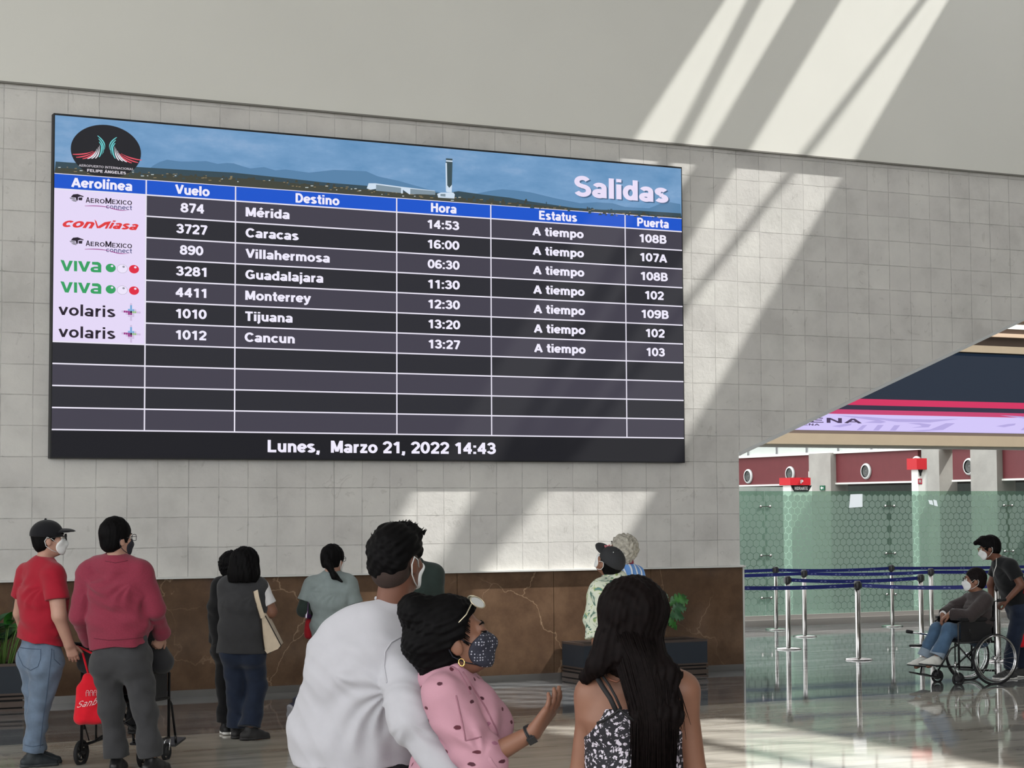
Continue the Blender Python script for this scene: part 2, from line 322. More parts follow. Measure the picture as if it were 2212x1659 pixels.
# stone wall with its sloping free end; 0.3 m thick
e0 = V(XE, D, 2.514); e1 = V(16.832, D, 4.294); sl = (e1[2]-e0[2])/(e1[0]-e0[0])
xr = 26.0; zt = e0[2]+sl*(xr-e0[0])
xtop = e0[0]+(ZTOP-e0[2])/sl
mb = MB()
mb.prism([(-14, D, 0), (XE, D, 0), (XE, D, e0[2]), (xtop, D, ZTOP), (-14, D, ZTOP)], (0, 0.3, 0)); struct('wall_front', mb, STONE)
mb = MB()                              # white plaster field above the stone, standing a little proud of it
mb.prism([(-14, D-0.05, ZTOP), (xtop+0.12, D-0.05, ZTOP), (xr, D-0.05, zt), (xr, D-0.05, ROOF), (-14, D-0.05, ROOF)], (0, 0.35, 0)); struct('wall_upper', mb, WHITE)
mb = MB(); mb.box((-14, D-0.062, ZTOP-0.012), (xtop+0.1, D-0.03, ZTOP+0.006)); struct('trim_1', mb, mat('shadow gap', (120, 118, 112), 0.7))
# metal edge of the sloping end
mb = MB(); mb.prism([e0+V(0, -.012, 0), e0+V(0, -.012, .045), e0+V(6.6, -.012, 6.6*sl+.03), e0+V(6.6, -.012, 6.6*sl)], (0, 0.3, 0)); struct('trim_2', mb, mat('pale metal edge', (214, 216, 216), 0.4, metal=0.3))
# marble wainscot in slabs, with its pale cap and the metal skirting
mb = MB()
xs = [-14.0] + [8.766-1.2*k for k in range(9, 0, -1)] + [8.766, 9.954, 11.214, XE+0.015]
for a, b in zip(xs[:-1], xs[1:]): mb.box((a+0.003, D-0.03, 0.07), (b-0.003, D-0.0005, ZW-0.012))
struct('trim_3', mb, MARBLE)
mb = MB(); mb.box((-14, D-0.012, 0.07), (XE+0.012, D-0.001, ZW-0.012)); struct('trim_4', mb, mat('pale grout', (170, 158, 142), 0.7))
mb = MB(); mb.box((-14, D-0.085, ZW-0.010), (XE+0.03, D+0.0, ZW+0.008)); struct('trim_5', mb, mat('pale cap strip', (206, 206, 202), 0.5))
mb = MB(); mb.box((-14, D-0.035, 0), (XE+0.015, D, 0.07)); struct('baseboard_front', mb, mat('dull metal skirting', (150, 148, 146), 0.3, metal=0.8))
mb = MB(); mb.box((XE+0.015, D-0.036, 0), (XE+0.035, D+0.30, ZW+0.012)); struct('trim_6', mb, mat('pale cap strip', (206, 206, 202), 0.5))

# roof out of view; skylight openings shaped to cast the sun patches
def roof_from_wall(px, py):
    p = on_y(px, py, D); return (p[0]+SLOPE*(ROOF-p[2]), D-SUNB*(ROOF-p[2]))
def roof_from_floor(x, y): return (x+SLOPE*ROOF, y-SUNB*ROOF)
SLITS = [
 [(1563, 0), (1606, 0), (1448, 303), (1061, 994), (945, 1222), (800, 1465), (660, 1470), (812, 1222), (872, 1102), (940, 994), (1366, 303)],
 [(1640, 0), (1714, 0), (1525, 317), (1120, 994), (1106, 994), (1471, 317)],
 [(1813, 0), (1986, 0), (1735, 326), (1205, 994), (1190, 994), (1615, 326)],
 [(2003, 0), (2044, 0), (1842, 342), (1497, 924), (1398, 1084), (1317, 1222), (1285, 1462), (890, 1470), (1051, 1222), (1240, 994), (1483, 671), (1747, 342)]]
def clip(poly, axis, lim, keep_less):
    out = []
    for i, p in enumerate(poly):
        q = poly[(i+1) % len(poly)]; a = (p[axis] <= lim) == keep_less; b = (q[axis] <= lim) == keep_less
        if a: out.append(p)
        if a != b:
            t = (lim-p[axis])/(q[axis]-p[axis]); out.append((p[0]+t*(q[0]-p[0]), p[1]+t*(q[1]-p[1])))
    return out
holes = []
for s_ in SLITS:
    top = [roof_from_wall(*p) for p in s_]
    holes.append(top)
# diagonal lattice over the nearer part of the roof: parallelogram lights between bars
def lattice(x0, x1, y0, y1, pitch, bar):
    out = []
    k0 = int((y0+x0)//pitch)-1
    for k in range(k0, k0+60):
        lo, hi = k*pitch+bar/2, (k+1)*pitch-bar/2       # band of x+y
        a = [(x0, lo-x0), (x1, lo-x1), (x1, hi-x1), (x0, hi-x0)]
        a = clip(a, 1, y1, True) if a else a
        a = clip(a, 1, y0, False) if a else a
        if len(a) >= 3: out.append([roof_from_floor(*p) for p in a])
    return out
holes += lattice(8.45, 9.50, 7.5, 14.9, 0.92, 0.075)
holes += lattice(7.15, 8.25, 7.5, 13.3, 0.92, 0.075)
holes += lattice(7.6, 8.2, 14.2, 15.1, 0.5, 0.16)
holes += lattice(8.25, 9.75, 16.6, 19.1, 0.62, 0.13)
mb = MB(); tess(mb, [[(-14, -14), (30, -14), (30, 21), (-14, 21)]]+holes, lambda a, b: (a, b, ROOF))
tess(mb, [[(-14, -14), (30, -14), (30, 21), (-14, 21)]]+holes, lambda a, b: (a, b, ROOF+0.02))
struct('ceiling', mb, ROOFM)
# unseen enclosure of the hall; wall heights chosen to steer daylight from the left
mb = MB(); mb.box((-14.3, -14, 0), (-14, 21, 2.2)); struct('wall_left', mb, CONC)
mb = MB(); mb.box((-14, -14.3, 0), (9, -14, 2.4)); mb.box((9, -14.3, 0), (30, -14, ROOF)); struct('wall_rear', mb, CONC)
mb = MB(); mb.box((30, -14, 0), (30.3, 21, ROOF)); struct('wall_right', mb, CONC)
mb = MB(); mb.box((36, 16, 0), (36.3, 62, 14)); struct('wall_sky_blocker', mb, WHITE)  # added pale wall, dims the sky seen through the far windows
# ------------------------------------------------------------------ departure board
YB = D-0.10
X0B, X1B, Z0B, Z1B = 4.345, 11.655, 2.452, 5.868
def bp(px, py):                                     # photograph point -> (x, z) on the face of the board
    p = on_y(px, py, YB); return (p[0], p[2])
def lay(k): return lambda u, v: (u, YB-0.0006*k, v)
EM = lambda n, rgb, k=1.0: mat('screen '+n, rgb, 0.7, spec=0.12, emit=k)
board = empty('departure_board', (8.0, YB, Z0B), 'huge lit departures screen on the pale stone wall', 'screen')
tl, tr, br, bl = bp(119, 249), bp(1471, 364), bp(1478, 997), bp(111, 988)
X0B = (tl[0]+bl[0])/2; X1B = (tr[0]+br[0])/2; Z1B = (tl[1]+tr[1])/2; Z0B = (bl[1]+br[1])/2
mb = MB(); mb.box((X0B-0.012, YB+0.0003, Z0B-0.012), (X1B+0.012, D-0.0005, Z1B+0.02)); mb.build('housing', mat('black screen housing', (24, 25, 27), 0.5, var=0.05), board)
CX = [X0B]+[(bp(x, 700)[0]) for x in (313.5, 507.5, 857, 1061, 1352)]+[X1B]
ZHT, ZHB, ZRB = bp(316, 388)[1], bp(316, 421)[1], bp(312, 930.5)[1]
RH = (ZHB-ZRB)/11
def rect(mb, x0, z0, x1, z1, k, mi=0): t = lay(k); mb.poly([t(x0, z0), t(x1, z0), t(x1, z1), t(x0, z1)], mi)
# --- picture across the top
def m_sky():
    s = Tree('screen sky picture'); tc = s.n('TexCoord'); sp = s.n('SeparateXYZ', {0: tc.outputs['Object']})
    v = s.n('CombineXYZ', {0: sp.outputs[0], 1: s.math('MULTIPLY', sp.outputs[2], 2.3)})
    n = s.n('TexNoise', {'Vector': v.outputs[0], 'Scale': 1.5, 'Detail': 6.0, 'Roughness': 0.6})
    c = s.ramp(n.outputs['Fac'], [(0.3, lin((98, 146, 190))), (0.55, lin((120, 162, 204))), (0.68, lin((140, 174, 212))), (0.78, lin((168, 192, 222)))])
    s.b.inputs['Base Color'].default_value = (0.012, 0.012, 0.014, 1); s.b.inputs['Roughness'].default_value = 0.7; s.b.inputs['Specular IOR Level'].default_value = 0.12
    s.to(c, 'Emission Color'); s.b.inputs['Emission Strength'].default_value = 0.93; return s.m
SKY = m_sky()
pic = MB(); rect(pic, X0B, ZHT, X1B, Z1B, 1, 0)
def polyp(mb, pts, k, mi):
    tess(mb, [[bp(*p) for p in pts]], lay(k), mi)
L = [(316, 372), (330, 358), (345, 350), (361, 345), (390, 349), (420, 349), (445, 348), (470, 354), (490, 352), (505, 353), (523, 359), (541, 364), (570, 361), (595, 368), (617, 366), (667, 373), (695, 370),
     (722, 367), (771, 369), (791, 370), (816, 381), (862, 391), (918, 407), (960, 418), (700, 400), (505, 385)]
polyp(pic, L, 2, 1)
Rm = [(978, 420), (1030, 418), (1060, 412), (1084, 409), (1110, 411), (1144, 415), (1198, 428), (1253, 439), (1288, 437), (1323, 439), (1350, 447), (1402, 450), (1429, 439), (1448, 437), (1470, 441), (1471, 462), (1160, 446)]
polyp(pic, Rm, 2, 1)
hb = lambda x: ZHT
g = [(120, 349), (316, 362), (505, 373), (600, 383), (700, 394), (800, 402), (960, 418), (990, 413), (1040, 420), (1100, 427), (1150, 436), (1240, 449), (1300, 453), (1380, 455), (1471, 461)]
gp = [bp(*p) for p in g]+[(X1B, ZHT), (X0B, ZHT)]
tess(pic, [gp], lay(3), 2)
g2 = [(120, 362), (316, 375), (420, 381), (505, 384), (640, 396), (800, 410), (900, 418), (1000, 427), (1160, 443), (1300, 456), (1471, 468)]
gp = [bp(*p) for p in g2]+[(X1B, ZHT), (X0B, ZHT)]
tess(pic, [gp], lay(4), 3)
random.seed(3)
for i in range(260):                                 # tree tops and roofs along the plain
    x = random.uniform(125, 1468); t = np.interp(x, [p[0] for p in g2], [p[1] for p in g2])
    h = random.uniform(2, 6); wd = random.uniform(1.5, 5)
    if 985 < x < 1290: h *= 1.7
    mi = random.choice([2, 3, 3, 6, 7, 7]) if x < 1000 else random.choice([2, 2, 2, 3, 7])
    yb = t+random.uniform(-2, 9)
    if mi in (2, 3): polyp(pic, [(x-wd, yb), (x+wd, yb), (x+wd*.4, yb-h), (x-wd*.4, yb-h*.9)], 5, mi)
    else: polyp(pic, [(x-wd*.7, yb), (x+wd*.7, yb), (x+wd*.7, yb-1.6), (x-wd*.7, yb-1.6)], 6, mi)
polyp(pic, [(792, 407), (796, 396), (810, 396), (870, 404), (939, 412), (939, 418), (884, 420), (870, 410), (870, 417), (812, 412), (812, 408), (800, 410)], 6, 4)
polyp(pic, [(812, 399), (866, 406), (866, 417), (812, 412)], 7, 5); polyp(pic, [(886, 408), (940, 413), (940, 421), (886, 419)], 7, 5)
polyp(pic, [(963, 342), (977, 343), (977, 352), (975.5, 415), (964, 414), (962.5, 352)], 7, 8)
polyp(pic, [(962, 352), (965, 352), (966, 414), (963, 414)], 8, 4); polyp(pic, [(964, 398), (970, 406), (976, 399), (975.5, 416), (964, 415)], 8, 4)
polyp(pic, [(963, 346), (977, 347), (977, 350), (963, 349)], 8, 4)
polyp(pic, [(944, 419), (952, 416), (979, 416), (982, 420), (981, 429), (946, 427)], 8, 4); polyp(pic, [(951, 419), (962, 419), (962, 425), (951, 424)], 9, 5)
picture = pic.build('header_picture', [SKY, EM('far hills', (88, 130, 168)), EM('dark woods', (54, 74, 84)), EM('dark plain', (66, 68, 58)), EM('white roofs', (206, 222, 238)), EM('grey facade', (128, 146, 158)),
                                       EM('pale houses', (196, 206, 208)), EM('ochre dots', (140, 124, 92)), EM('tower glass', (60, 78, 84))], board)
# round airport emblem
mb = MB(); c0 = bp(229, 327); ra = (bp(305, 327)[0]-bp(153, 327)[0])/2; rb = (bp(229, 270)[1]-bp(229, 384)[1])/2
el = [(c0[0]+ra*math.cos(t), max(ZHT+0.004, c0[1]+rb*math.sin(t))) for t in np.linspace(0, 2*math.pi, 64, endpoint=False)]
tess(mb, [el], lay(10), 0)
def cr1(x, y): return bp(100+x/5.026, 230+y/5.026)
FEATHERS = [((285, 520), (420, 528), (507, 486), 3), ((322, 553), (432, 550), (518, 494), 3), ((392, 569), (480, 556), (532, 486), 3), ((445, 568), (520, 548), (548, 462), 2), ((490, 567), (548, 540), (565, 442), 2), ((530, 565), (576, 530), (577, 425), 2),
            ((570, 551), (606, 510), (592, 405), 1), ((572, 385), (618, 440), (605, 520), 1), ((566, 350), (636, 420), (617, 505), 1), ((555, 318), (656, 398), (628, 466), 1)]
def ribbon(mb, a, c, b, w, k, mi):
    a, b, c = map(np.asarray, (a, b, c)); ts = np.linspace(0, 1, 9); P = [(1-t)**2*a+2*t*(1-t)*c+t*t*b for t in ts]; lo = []; hi = []
    for i, p in enumerate(P):
        q = unit(P[min(i+1, 8)]-P[max(i-1, 0)]); n = V(-q[1], q[0])*w*(0.25+0.75*math.sin(math.pi*min(1, ts[i]+0.12))); lo.append(p-n); hi.append(p+n)
    t3 = lay(k)
    for i in range(8): mb.poly([t3(*lo[i]), t3(*lo[i+1]), t3(*hi[i+1]), t3(*hi[i])], mi)
for a, c_, b, k in FEATHERS:
    ribbon(mb, cr1(*a), cr1(*c_), cr1(*b), 0.0062, 11, k)
    fl = lambda x, y: cr1(1318-x, y+(1318-2*x)*0.085)
    ribbon(mb, fl(*a), fl(*c_), fl(*b), 0.0062, 11, k)
a, b = bp(170, 358), bp(289, 367)
mid = bp(229, 365); put_text(mb, 'AEROPUERTO INTERNACIONAL', lay(11), a[0], b[0], bp(229, 364)[1], 0.024, 0.0, mi=4)
put_text(mb, 'FELIPE ÁNGELES', lay(11), bp(188, 366)[0], bp(272, 374)[0], bp(229, 374)[1], 0.028, 0.02, mi=4)
mb.build('airport_emblem', [EM('emblem disc', (34, 34, 38)), EM('emblem teal', (108, 204, 206)), EM('emblem white', (236, 232, 240)), EM('emblem red', (232, 88, 104)), EM('emblem letters', (214, 208, 216))], picture)
mb = MB()
put_text(mb, 'Salidas', lay(11), bp(1243, 410)[0], bp(1446, 420)[0], bp(1340, 431)[1]-0.012, 0.235, 0.035, mi=1)
put_text(mb, 'Salidas', lay(12), bp(1240, 410)[0], bp(1443, 420)[0], bp(1340, 431)[1], 0.235, 0.025)
mb.build('title_lettering', [EM('title', (232, 222, 246)), EM('title shade', (70, 100, 134))], picture)
# --- blue heading bar
mb = MB(); rect(mb, X0B, ZHB, X1B, ZHT, 2)
bar = mb.build('heading_bar', EM('heading blue', (24, 84, 202)), board)
CAP = 0.098
def col_text(mb, txt, px0, px1, zc, cap, k, py=560, bold=0.022, mi=0):
    put_text(mb, txt, lay(k), bp(px0, py)[0], bp(px1, py)[0], zc-cap/2, cap, bold, mi=mi)
mb = MB(); zh = (ZHT+ZHB)/2
for t, a, b in (('Aerolínea', 152, 284), ('Vuelo', 377, 452), ('Destino', 638, 733), ('Hora', 931, 986), ('Estatus', 1165, 1247), ('Puerta', 1377, 1445)): col_text(mb, t, a, b, zh, 0.100, 4)
mb.build('lettering', EM('white letters', (240, 236, 252)), bar)
# --- flight rows
ROWS = [('874', 389, 440, 'Mérida', 530, 625, '14:53', '108B', 1381, 1440), ('3727', 380, 448, 'Caracas', 530, 645, '16:00', '107A', 1382, 1441), ('890', 388, 439, 'Villahermosa', 530, 712, '06:30', '108B', 1383, 1442),
        ('3281', 380, 446, 'Guadalajara', 530, 698, '11:30', '102', 1392, 1433), ('4411', 379, 446, 'Monterrey', 530, 672, '12:30', '109B', 1384, 1443), ('1010', 380, 447, 'Tijuana', 530, 632, '13:20', '102', 1393, 1434),
        ('1012', 380, 447, 'Cancun', 529, 637, '13:27', '103', 1394, 1434)]
for i in range(11):
    z1 = ZHB-i*RH; z0 = z1-RH; mb = MB(); rect(mb, CX[1] if i < 7 else X0B, z0, X1B, z1, 2)
    row = mb.build('flight_row', EM('row violet grey' if i % 2 == 0 else 'row charcoal', (66, 63, 75) if i % 2 == 0 else (42, 42, 48)), board)
    if i < 7:
        r = ROWS[i]; zc = (z0+z1)/2+0.004; mb = MB()
        for t, a, b in ((r[0], r[1], r[2]), (r[3], r[4], r[5]), (r[6], 923+i*.3, 992+i*.3), ('A tiempo', 1150+i*.4, 1261+i*.4), (r[7], r[8], r[9])): col_text(mb, t, a, b, zc, CAP, 4)
        mb.build('lettering', EM('white letters', (240, 236, 252)), row)
mb = MB(); g_ = 0.007
for i in range(12):
    z = ZHB-i*RH; rect(mb, (CX[1] if 0 < i < 7 else X0B), z-g_, X1B, z+g_, 3)
for k, x in enumerate(CX[1:-1]): rect(mb, x-g_, ZRB, x+g_, ZHT, 3)
rect(mb, X0B, ZHT-g_, X1B, ZHT+g_, 3)
mb.build('grid_lines', EM('grid white', (232, 228, 242)), board)
mb = MB(); rect(mb, X0B, Z0B, X1B, ZRB-g_, 2); bar2 = mb.build('date_bar', EM('date bar black', (24, 24, 29)), board)
mb = MB(); cap = 0.128; zc = bp(825, 966)[1]
put_text(mb, 'Lunes,  Marzo 21, 2022 14:43', lay(4), bp(578, 966)[0], bp(1071, 966)[0], zc-cap/2, cap, 0.022); mb.build('lettering', EM('white letters', (240, 236, 252)), bar2)
# --- airline column
mb = MB(); rect(mb, X0B, ZHB-7*RH, CX[1]-g_, ZHB-g_, 2); acol = mb.build('airline_column', EM('airline lilac', (228, 216, 246)), board)
LM = [EM('ink', (40, 32, 44)), EM('ink blue', (52, 58, 110)), EM('ink red', (222, 60, 62)), EM('ink green', (54, 158, 96)), EM('ink grey', (150, 146, 160)), EM('ball white', (236, 228, 250)), EM('ink magenta', (150, 48, 130)),
      EM('ink sky', (120, 170, 216)), EM('ink lime', (150, 190, 130)), EM('ink pale', (206, 190, 222)), EM('ball red', (222, 44, 66))]
def disc(mb, px, py, rx, ry, k, mi, hole=0.0):
    c = bp(px, py); a = bp(px+rx, py)[0]-c[0]; b = c[1]-bp(px, py+ry)[1]; ts = np.linspace(0, 2*math.pi, 28, endpoint=False)
    o = [(c[0]+a*math.cos(t), c[1]+b*math.sin(t)) for t in ts]
    tess(mb, [o] + ([[(c[0]+a*hole*math.cos(t), c[1]+b*hole*math.sin(t)) for t in ts]] if hole else []), lay(k), mi)
def lg(mb, txt, px0, px1, py, cap, bold, mi, shear=0.0): put_text(mb, txt, lay(4), bp(px0, py)[0], bp(px1, py)[0], bp((px0+px1)/2, py)[1], cap, bold, shear, mi)
def L_am(dy):
    mb = MB(); c2 = lambda x, y: bp(100+x/5.026, 230+y/5.026+dy)
    def pg(pts, mi): tess(mb, [[c2(*p) for p in pts]], lay(4), mi)
    pg([(265, 985), (290, 955), (340, 950), (405, 975), (402, 985), (372, 978), (345, 985), (342, 1015), (330, 1030), (318, 990), (290, 985)], 0)
    pg([(250, 990), (300, 985), (318, 1000), (300, 1012), (262, 1005)], 4); pg([(270, 1015), (322, 1008), (326, 1038), (292, 1030)], 4); pg([(350, 990), (392, 988), (388, 1020), (350, 1018)], 0)
    lg(mb, 'A', 185, 194.5, 438+dy, 0.060, 0.01, 0); lg(mb, 'ERO', 195.5, 226, 439+dy, 0.046, 0.012, 0); lg(mb, 'M', 227.5, 240.5, 440.5+dy, 0.060, 0.01, 0); lg(mb, 'EXICO', 242, 285, 442+dy, 0.046, 0.012, 0)
    lg(mb, 'connect', 229, 285, 452.5+dy, 0.050, 0.0, 1)
    ribbon(mb, bp(183, 445+dy), bp(222, 443+dy), bp(250, 452+dy), 0.004, 5, 6); ribbon(mb, bp(240, 450+dy), bp(262, 457+dy), bp(281, 453+dy), 0.004, 5, 6); return mb
def L_conv(dy):
    mb = MB(); lg(mb, 'con', 135, 204, 492+dy, 0.092, 0.02, 2, 0.35); lg(mb, 'iasa', 234, 299, 495.5+dy, 0.085, 0.02, 2, 0.35)
    for pts in ([(204, 474), (208, 478), (212, 489), (226, 480), (240, 479), (236, 482), (216, 493), (209, 493)], [(226, 480), (240, 478), (231, 494), (226, 494), (231, 484)]): tess(mb, [[bp(x, y+dy) for x, y in pts]], lay(5), 2)
    return mb
def L_viva(dy):
    mb = MB(); c2 = lambda x, y: bp(100+x/5.267, 540+y/5.267+dy)
    for pts in ([(160, 112), (200, 118), (232, 200), (262, 122), (302, 124), (252, 242), (212, 238)], [(315, 124), (350, 126), (350, 243), (315, 241)], [(360, 126), (400, 128), (432, 205), (462, 130), (502, 132), (450, 248), (412, 245)]):
        tess(mb, [[c2(*p) for p in pts]], lay(4), 3)
    a = [(520, 136), (585, 136), (612, 148), (626, 175), (624, 256), (540, 254), (512, 246), (500, 222), (512, 200), (545, 190), (588, 190), (584, 172), (520, 166)]
    tess(mb, [[c2(*p) for p in a], [c2(*p) for p in [(548, 212), (586, 212), (586, 228), (548, 226), (538, 219)]]], lay(4), 3)
    for x, y, m in ((732, 205, 3), (864, 213, 5), (997, 219, 10)):
        px, py = 100+x/5.267, 540+y/5.267+dy
        if m == 5: disc(mb, px, py, 11.4, 9.6, 4, 4)
        disc(mb, px, py, 10.8, 9.1, 5, m); disc(mb, px+2.8, py-4, 2.7, 2.2, 6, 5 if m != 5 else 4)
    return mb
def L_vol(dy):
    mb = MB(); lg(mb, 'volaris', 126, 249, 683.5+dy, 0.118, 0.018, 0)
    cx_, cy_ = 283, 674+dy; u = 4.6; vv = 4.2
    colr = {(0, 0): 0, (-1, 0): 6, (1, 0): 8, (0, -1): 7, (0, 1): 6, (-2, 0): 6, (2, 0): 8, (0, -2): 7, (0, 2): 9, (-1, -1): 7, (1, -1): 7, (-1, 1): 6, (1, 1): 9, (-3, 0): 6, (3, 0): 9, (0, -3): 7, (0, 3): 9, (-4, 0): 9, (4, 0): 9, (0, -4): 9, (0, 4): 9, (-2, 1): 9, (2, -1): 9, (-1, 2): 9, (1, 2): 9}
    for (i, j), m in colr.items():
        x, y = cx_+i*u, cy_+j*vv+i*.3; tess(mb, [[bp(x-u*.46, y-vv*.5), bp(x+u*.46, y-vv*.5), bp(x+u*.46, y+vv*.5), bp(x-u*.46, y+vv*.5)]], lay(4), m)
    return mb
for mb in (L_am(0), L_conv(0), L_am(93.5), L_viva(0), L_viva(46.3), L_vol(0), L_vol(47.3)): mb.build('airline_logo', LM, acol)
# ------------------------------------------------------------------ the hall beyond the wall's sloping end
YL = 24.0
def z24(py, px=2212, y=YL): return float(on_y(px, py, y)[2])
# digital banner along the balcony edge
ban = empty('digital_banner', (21, YL, 3.06), 'long digital banner in navy, pink and lilac under the balcony edge', 'screen')
zb0, zl, zp2a, zp2b, zp1a, zp1b, zt1 = 3.065, z24(902.6), z24(902.6), z24(893), z24(883.6), z24(870.5), 4.32
xa, xb = 14.2, 27.0
mb = MB(); mb.box((xa, YL+0.01, zb0-0.02), (xb, YL+0.16, zt1+0.02)); mb.build('housing', mat('black screen housing', (24, 25, 27), 0.5, var=0.05), ban)
def brect(mb, x0, z0, x1, z1, k, mi=0): y = YL-0.002*k; mb.poly([(x0, y, z0), (x1, y, z0), (x1, y, z1), (x0, y, z1)], mi)
mb = MB(); brect(mb, xa, zp1b, xb, zt1, 1); mb.build('navy_field', EM('banner navy', (12, 31, 50)), ban)
mb = MB(); brect(mb, xa, zp1a, xb, zp1b, 1); brect(mb, xa, zp2a, xb, zp2b, 1, 2); brect(mb, xa, zp2b, xb, zp1a, 1, 1); brect(mb, 18.14, 4.0, 18.27, 4.012, 2, 2)
mb.build('stripe_band', [EM('banner pink', (208, 36, 90)), EM('banner plum', (36, 32, 58)), EM('banner rose', (196, 58, 108))], ban)
mb = MB(); brect(mb, xa, zb0, xb, zl, 1)
lil = mb.build('lilac_field', EM('banner lilac', (208, 196, 246)), ban)
def b2(px, py): p = on_y(px, py, YL); return (p[0], p[2])
def cc(x, y): return b2(1580+x/3.5, 660+y/3.5)
mb = MB(); t4 = lambda u, v: (u, YL-0.006, v); t3 = lambda u, v: (u, YL-0.004, v)
put_text(mb, 'SEDENA', t4, cc(180, 880)[0], cc(985, 880)[0], cc(800, 888)[1], 0.075, 0.01, mi=1)
put_text(mb, 'SEDENA', t4, cc(420, 880)[0], cc(665, 880)[0], cc(600, 907)[1], 0.03, 0.01, mi=1)
def blob(pts): tess(mb, [[cc(*p) for p in pts]], t3, 0)
for dx in (0, 1240, 2480):
    blob([(790+dx, 830), (950+dx, 838), (1100+dx, 858), (1170+dx, 880), (1130+dx, 890), (1000+dx, 884), (1090+dx, 872), (980+dx, 855)])
    blob([(960+dx, 836), (1200+dx, 856), (1500+dx, 862), (1720+dx, 858), (1500+dx, 884), (1250+dx, 880), (1080+dx, 858)])
    blob([(990+dx, 905), (1025+dx, 903), (985+dx, 942), (945+dx, 942)]); blob([(1105+dx, 903), (1150+dx, 903), (1112+dx, 944), (1070+dx, 944)]); blob([(1230+dx, 905), (1275+dx, 905), (1240+dx, 946), (1195+dx, 946)])
    blob([(1330+dx, 890), (1420+dx, 888), (1510+dx, 900), (1490+dx, 920), (1360+dx, 924), (1440+dx, 912), (1420+dx, 902)])
    blob([(1620+dx, 890), (1690+dx, 890), (1600+dx, 940), (1450+dx, 950), (1340+dx, 948), (1500+dx, 938)])
    blob([(760+dx, 912), (850+dx, 896), (910+dx, 892), (900+dx, 905), (820+dx, 920)])
mb.build('ornament', [EM('banner ornament', (178, 166, 222)), EM('banner ink', (66, 50, 84))], lil)
# stepped soffits above and below the banner
def band(name, y, y2, p0, p1, m, x0=13.5): mb = MB(); mb.box((x0, y, z24(p1, y=y)), (34, y2, z24(p0, y=y))); struct(name, mb, m)
mb = MB(); mb.box((13.0, YL-0.03, z24(944)), (34, YL+0.25, 3.06)); struct('trim_7', mb, BROWN)
mb = MB(); mb.box((13.0, YL-0.12, z24(966)), (34, YL+0.4, z24(944))); struct('trim_8', mb, BEIGE)
mb = MB(); mb.box((13.0, YL+0.40, z24(966)-0.03), (34, YL+0.5, z24(966)+0.01)); struct('trim_9', mb, WHITE)
mb = MB(); mb.box((13.0, YL-0.02, 4.34), (34, YL+0.3, z24(750.4))); struct('trim_10', mb, BEIGE)
mb = MB(); mb.box((13.0, YL+0.05, z24(750.4)), (34, YL+0.5, z24(731))); struct('trim_11', mb, BROWN)
mb = MB(); mb.box((13.0, YL-0.05, z24(731)), (34, YL+0.5, z24(723))); struct('trim_12', mb, mat('warm cream soffit', (214, 188, 164), 0.7))
mb = MB(); mb.box((13.0, YL+0.05, z24(723)), (34, YL+0.5, z24(711.5))); struct('trim_13', mb, BROWN)
mb = MB(); mb.box((13.0, YL-0.02, z24(694)), (34, YL+0.5, 5.3)); struct('trim_14', mb, mat('warm cream soffit', (214, 188, 164), 0.7))
# red side wall of the far hall: panels, concrete piers, a ledge and a window band above
XR = 24.0; ZR0, ZR1 = 2.42, 3.03
RED = mat('dark red fascia panel', (96, 40, 44), 0.55, var=0.05)
yx = lambda px: float(on_x(px, 1010, XR)[1])
k = 0
for a, b in ((1570, 1759), (1806, 1983), (2058, 2109), (2166, 2300)):
    mb = MB(); ya, yb = yx(b), yx(a); mb.box((XR, ya, ZR0), (XR+0.25, yb, ZR1)); k += 1; struct('wall_side_panel.%03d' % k if k > 1 else 'wall_side_panel', mb, RED)
    mb = MB(); mb.box((XR-0.03, ya, ZR0-0.035), (XR+0.25, yb, ZR0)); struct('trim_%d' % (14+k), mb, WHITE)
mb = MB(); mb.box((XR-0.06, 24.6, ZR1), (XR+0.25, yx(1960), ZR1+0.05)); mb.box((XR-0.06, yx(1960), ZR1), (XR+0.25, 42, ZR1+0.05)); struct('trim_19', mb, WHITE)
for i, (a, b, zt_) in enumerate(((1759, 1806, 3.05), (2003, 2041, 3.6), (2109, 2166, 3.05))):
    mb = MB(); mb.box((XR-0.14, yx(b), 0), (XR+0.3, yx(a), zt_)); struct('wall_pier' if i == 0 else 'wall_pier.%03d' % i, mb, CONC)
mb = MB(); mb.box((XR+0.3, 24.6, ZR0+0.02), (29, 42, ZR0+0.12)); struct('ceiling_far', mb, BROWN)
mb = MB(); mb.box((29, 22, 0), (29.2, 44, ZR0+0.1)); struct('wall_far_side', mb, mat('pale green grey wall', (146, 152, 146), 0.6, var=0.06))
mb = MB(); mb.box((5, 44, 0), (36, 44.2, 9)); struct('wall_far_end', mb, mat('pale green grey wall', (146, 152, 146), 0.6, var=0.06))
fr = MB()
for y in np.arange(26.5, 42, 1.15): fr.box((XR+0.05, y-0.02, ZR1+0.05), (XR+0.10, y+0.02, 4.0))
fr.box((XR+0.05, 26, 3.98), (XR+0.1, 42, 4.04))
wn = struct('window_1', fr, mat('dark window bar', (92, 94, 96), 0.5))
GLS = bpy.data.materials.new('clear pane'); GLS.use_nodes = True; MATS['clear pane'] = GLS
_t = GLS.node_tree; _b = _t.nodes['Principled BSDF']; _b.inputs['Base Color'].default_value = (.85, .9, .88, 1); _b.inputs['Roughness'].default_value = .05; _b.inputs['Alpha'].default_value = .16
p = MB(); p.box((XR+0.07, 26, ZR1+0.05), (XR+0.08, 42, 4.0)); o = p.build('pane', GLS, wn)
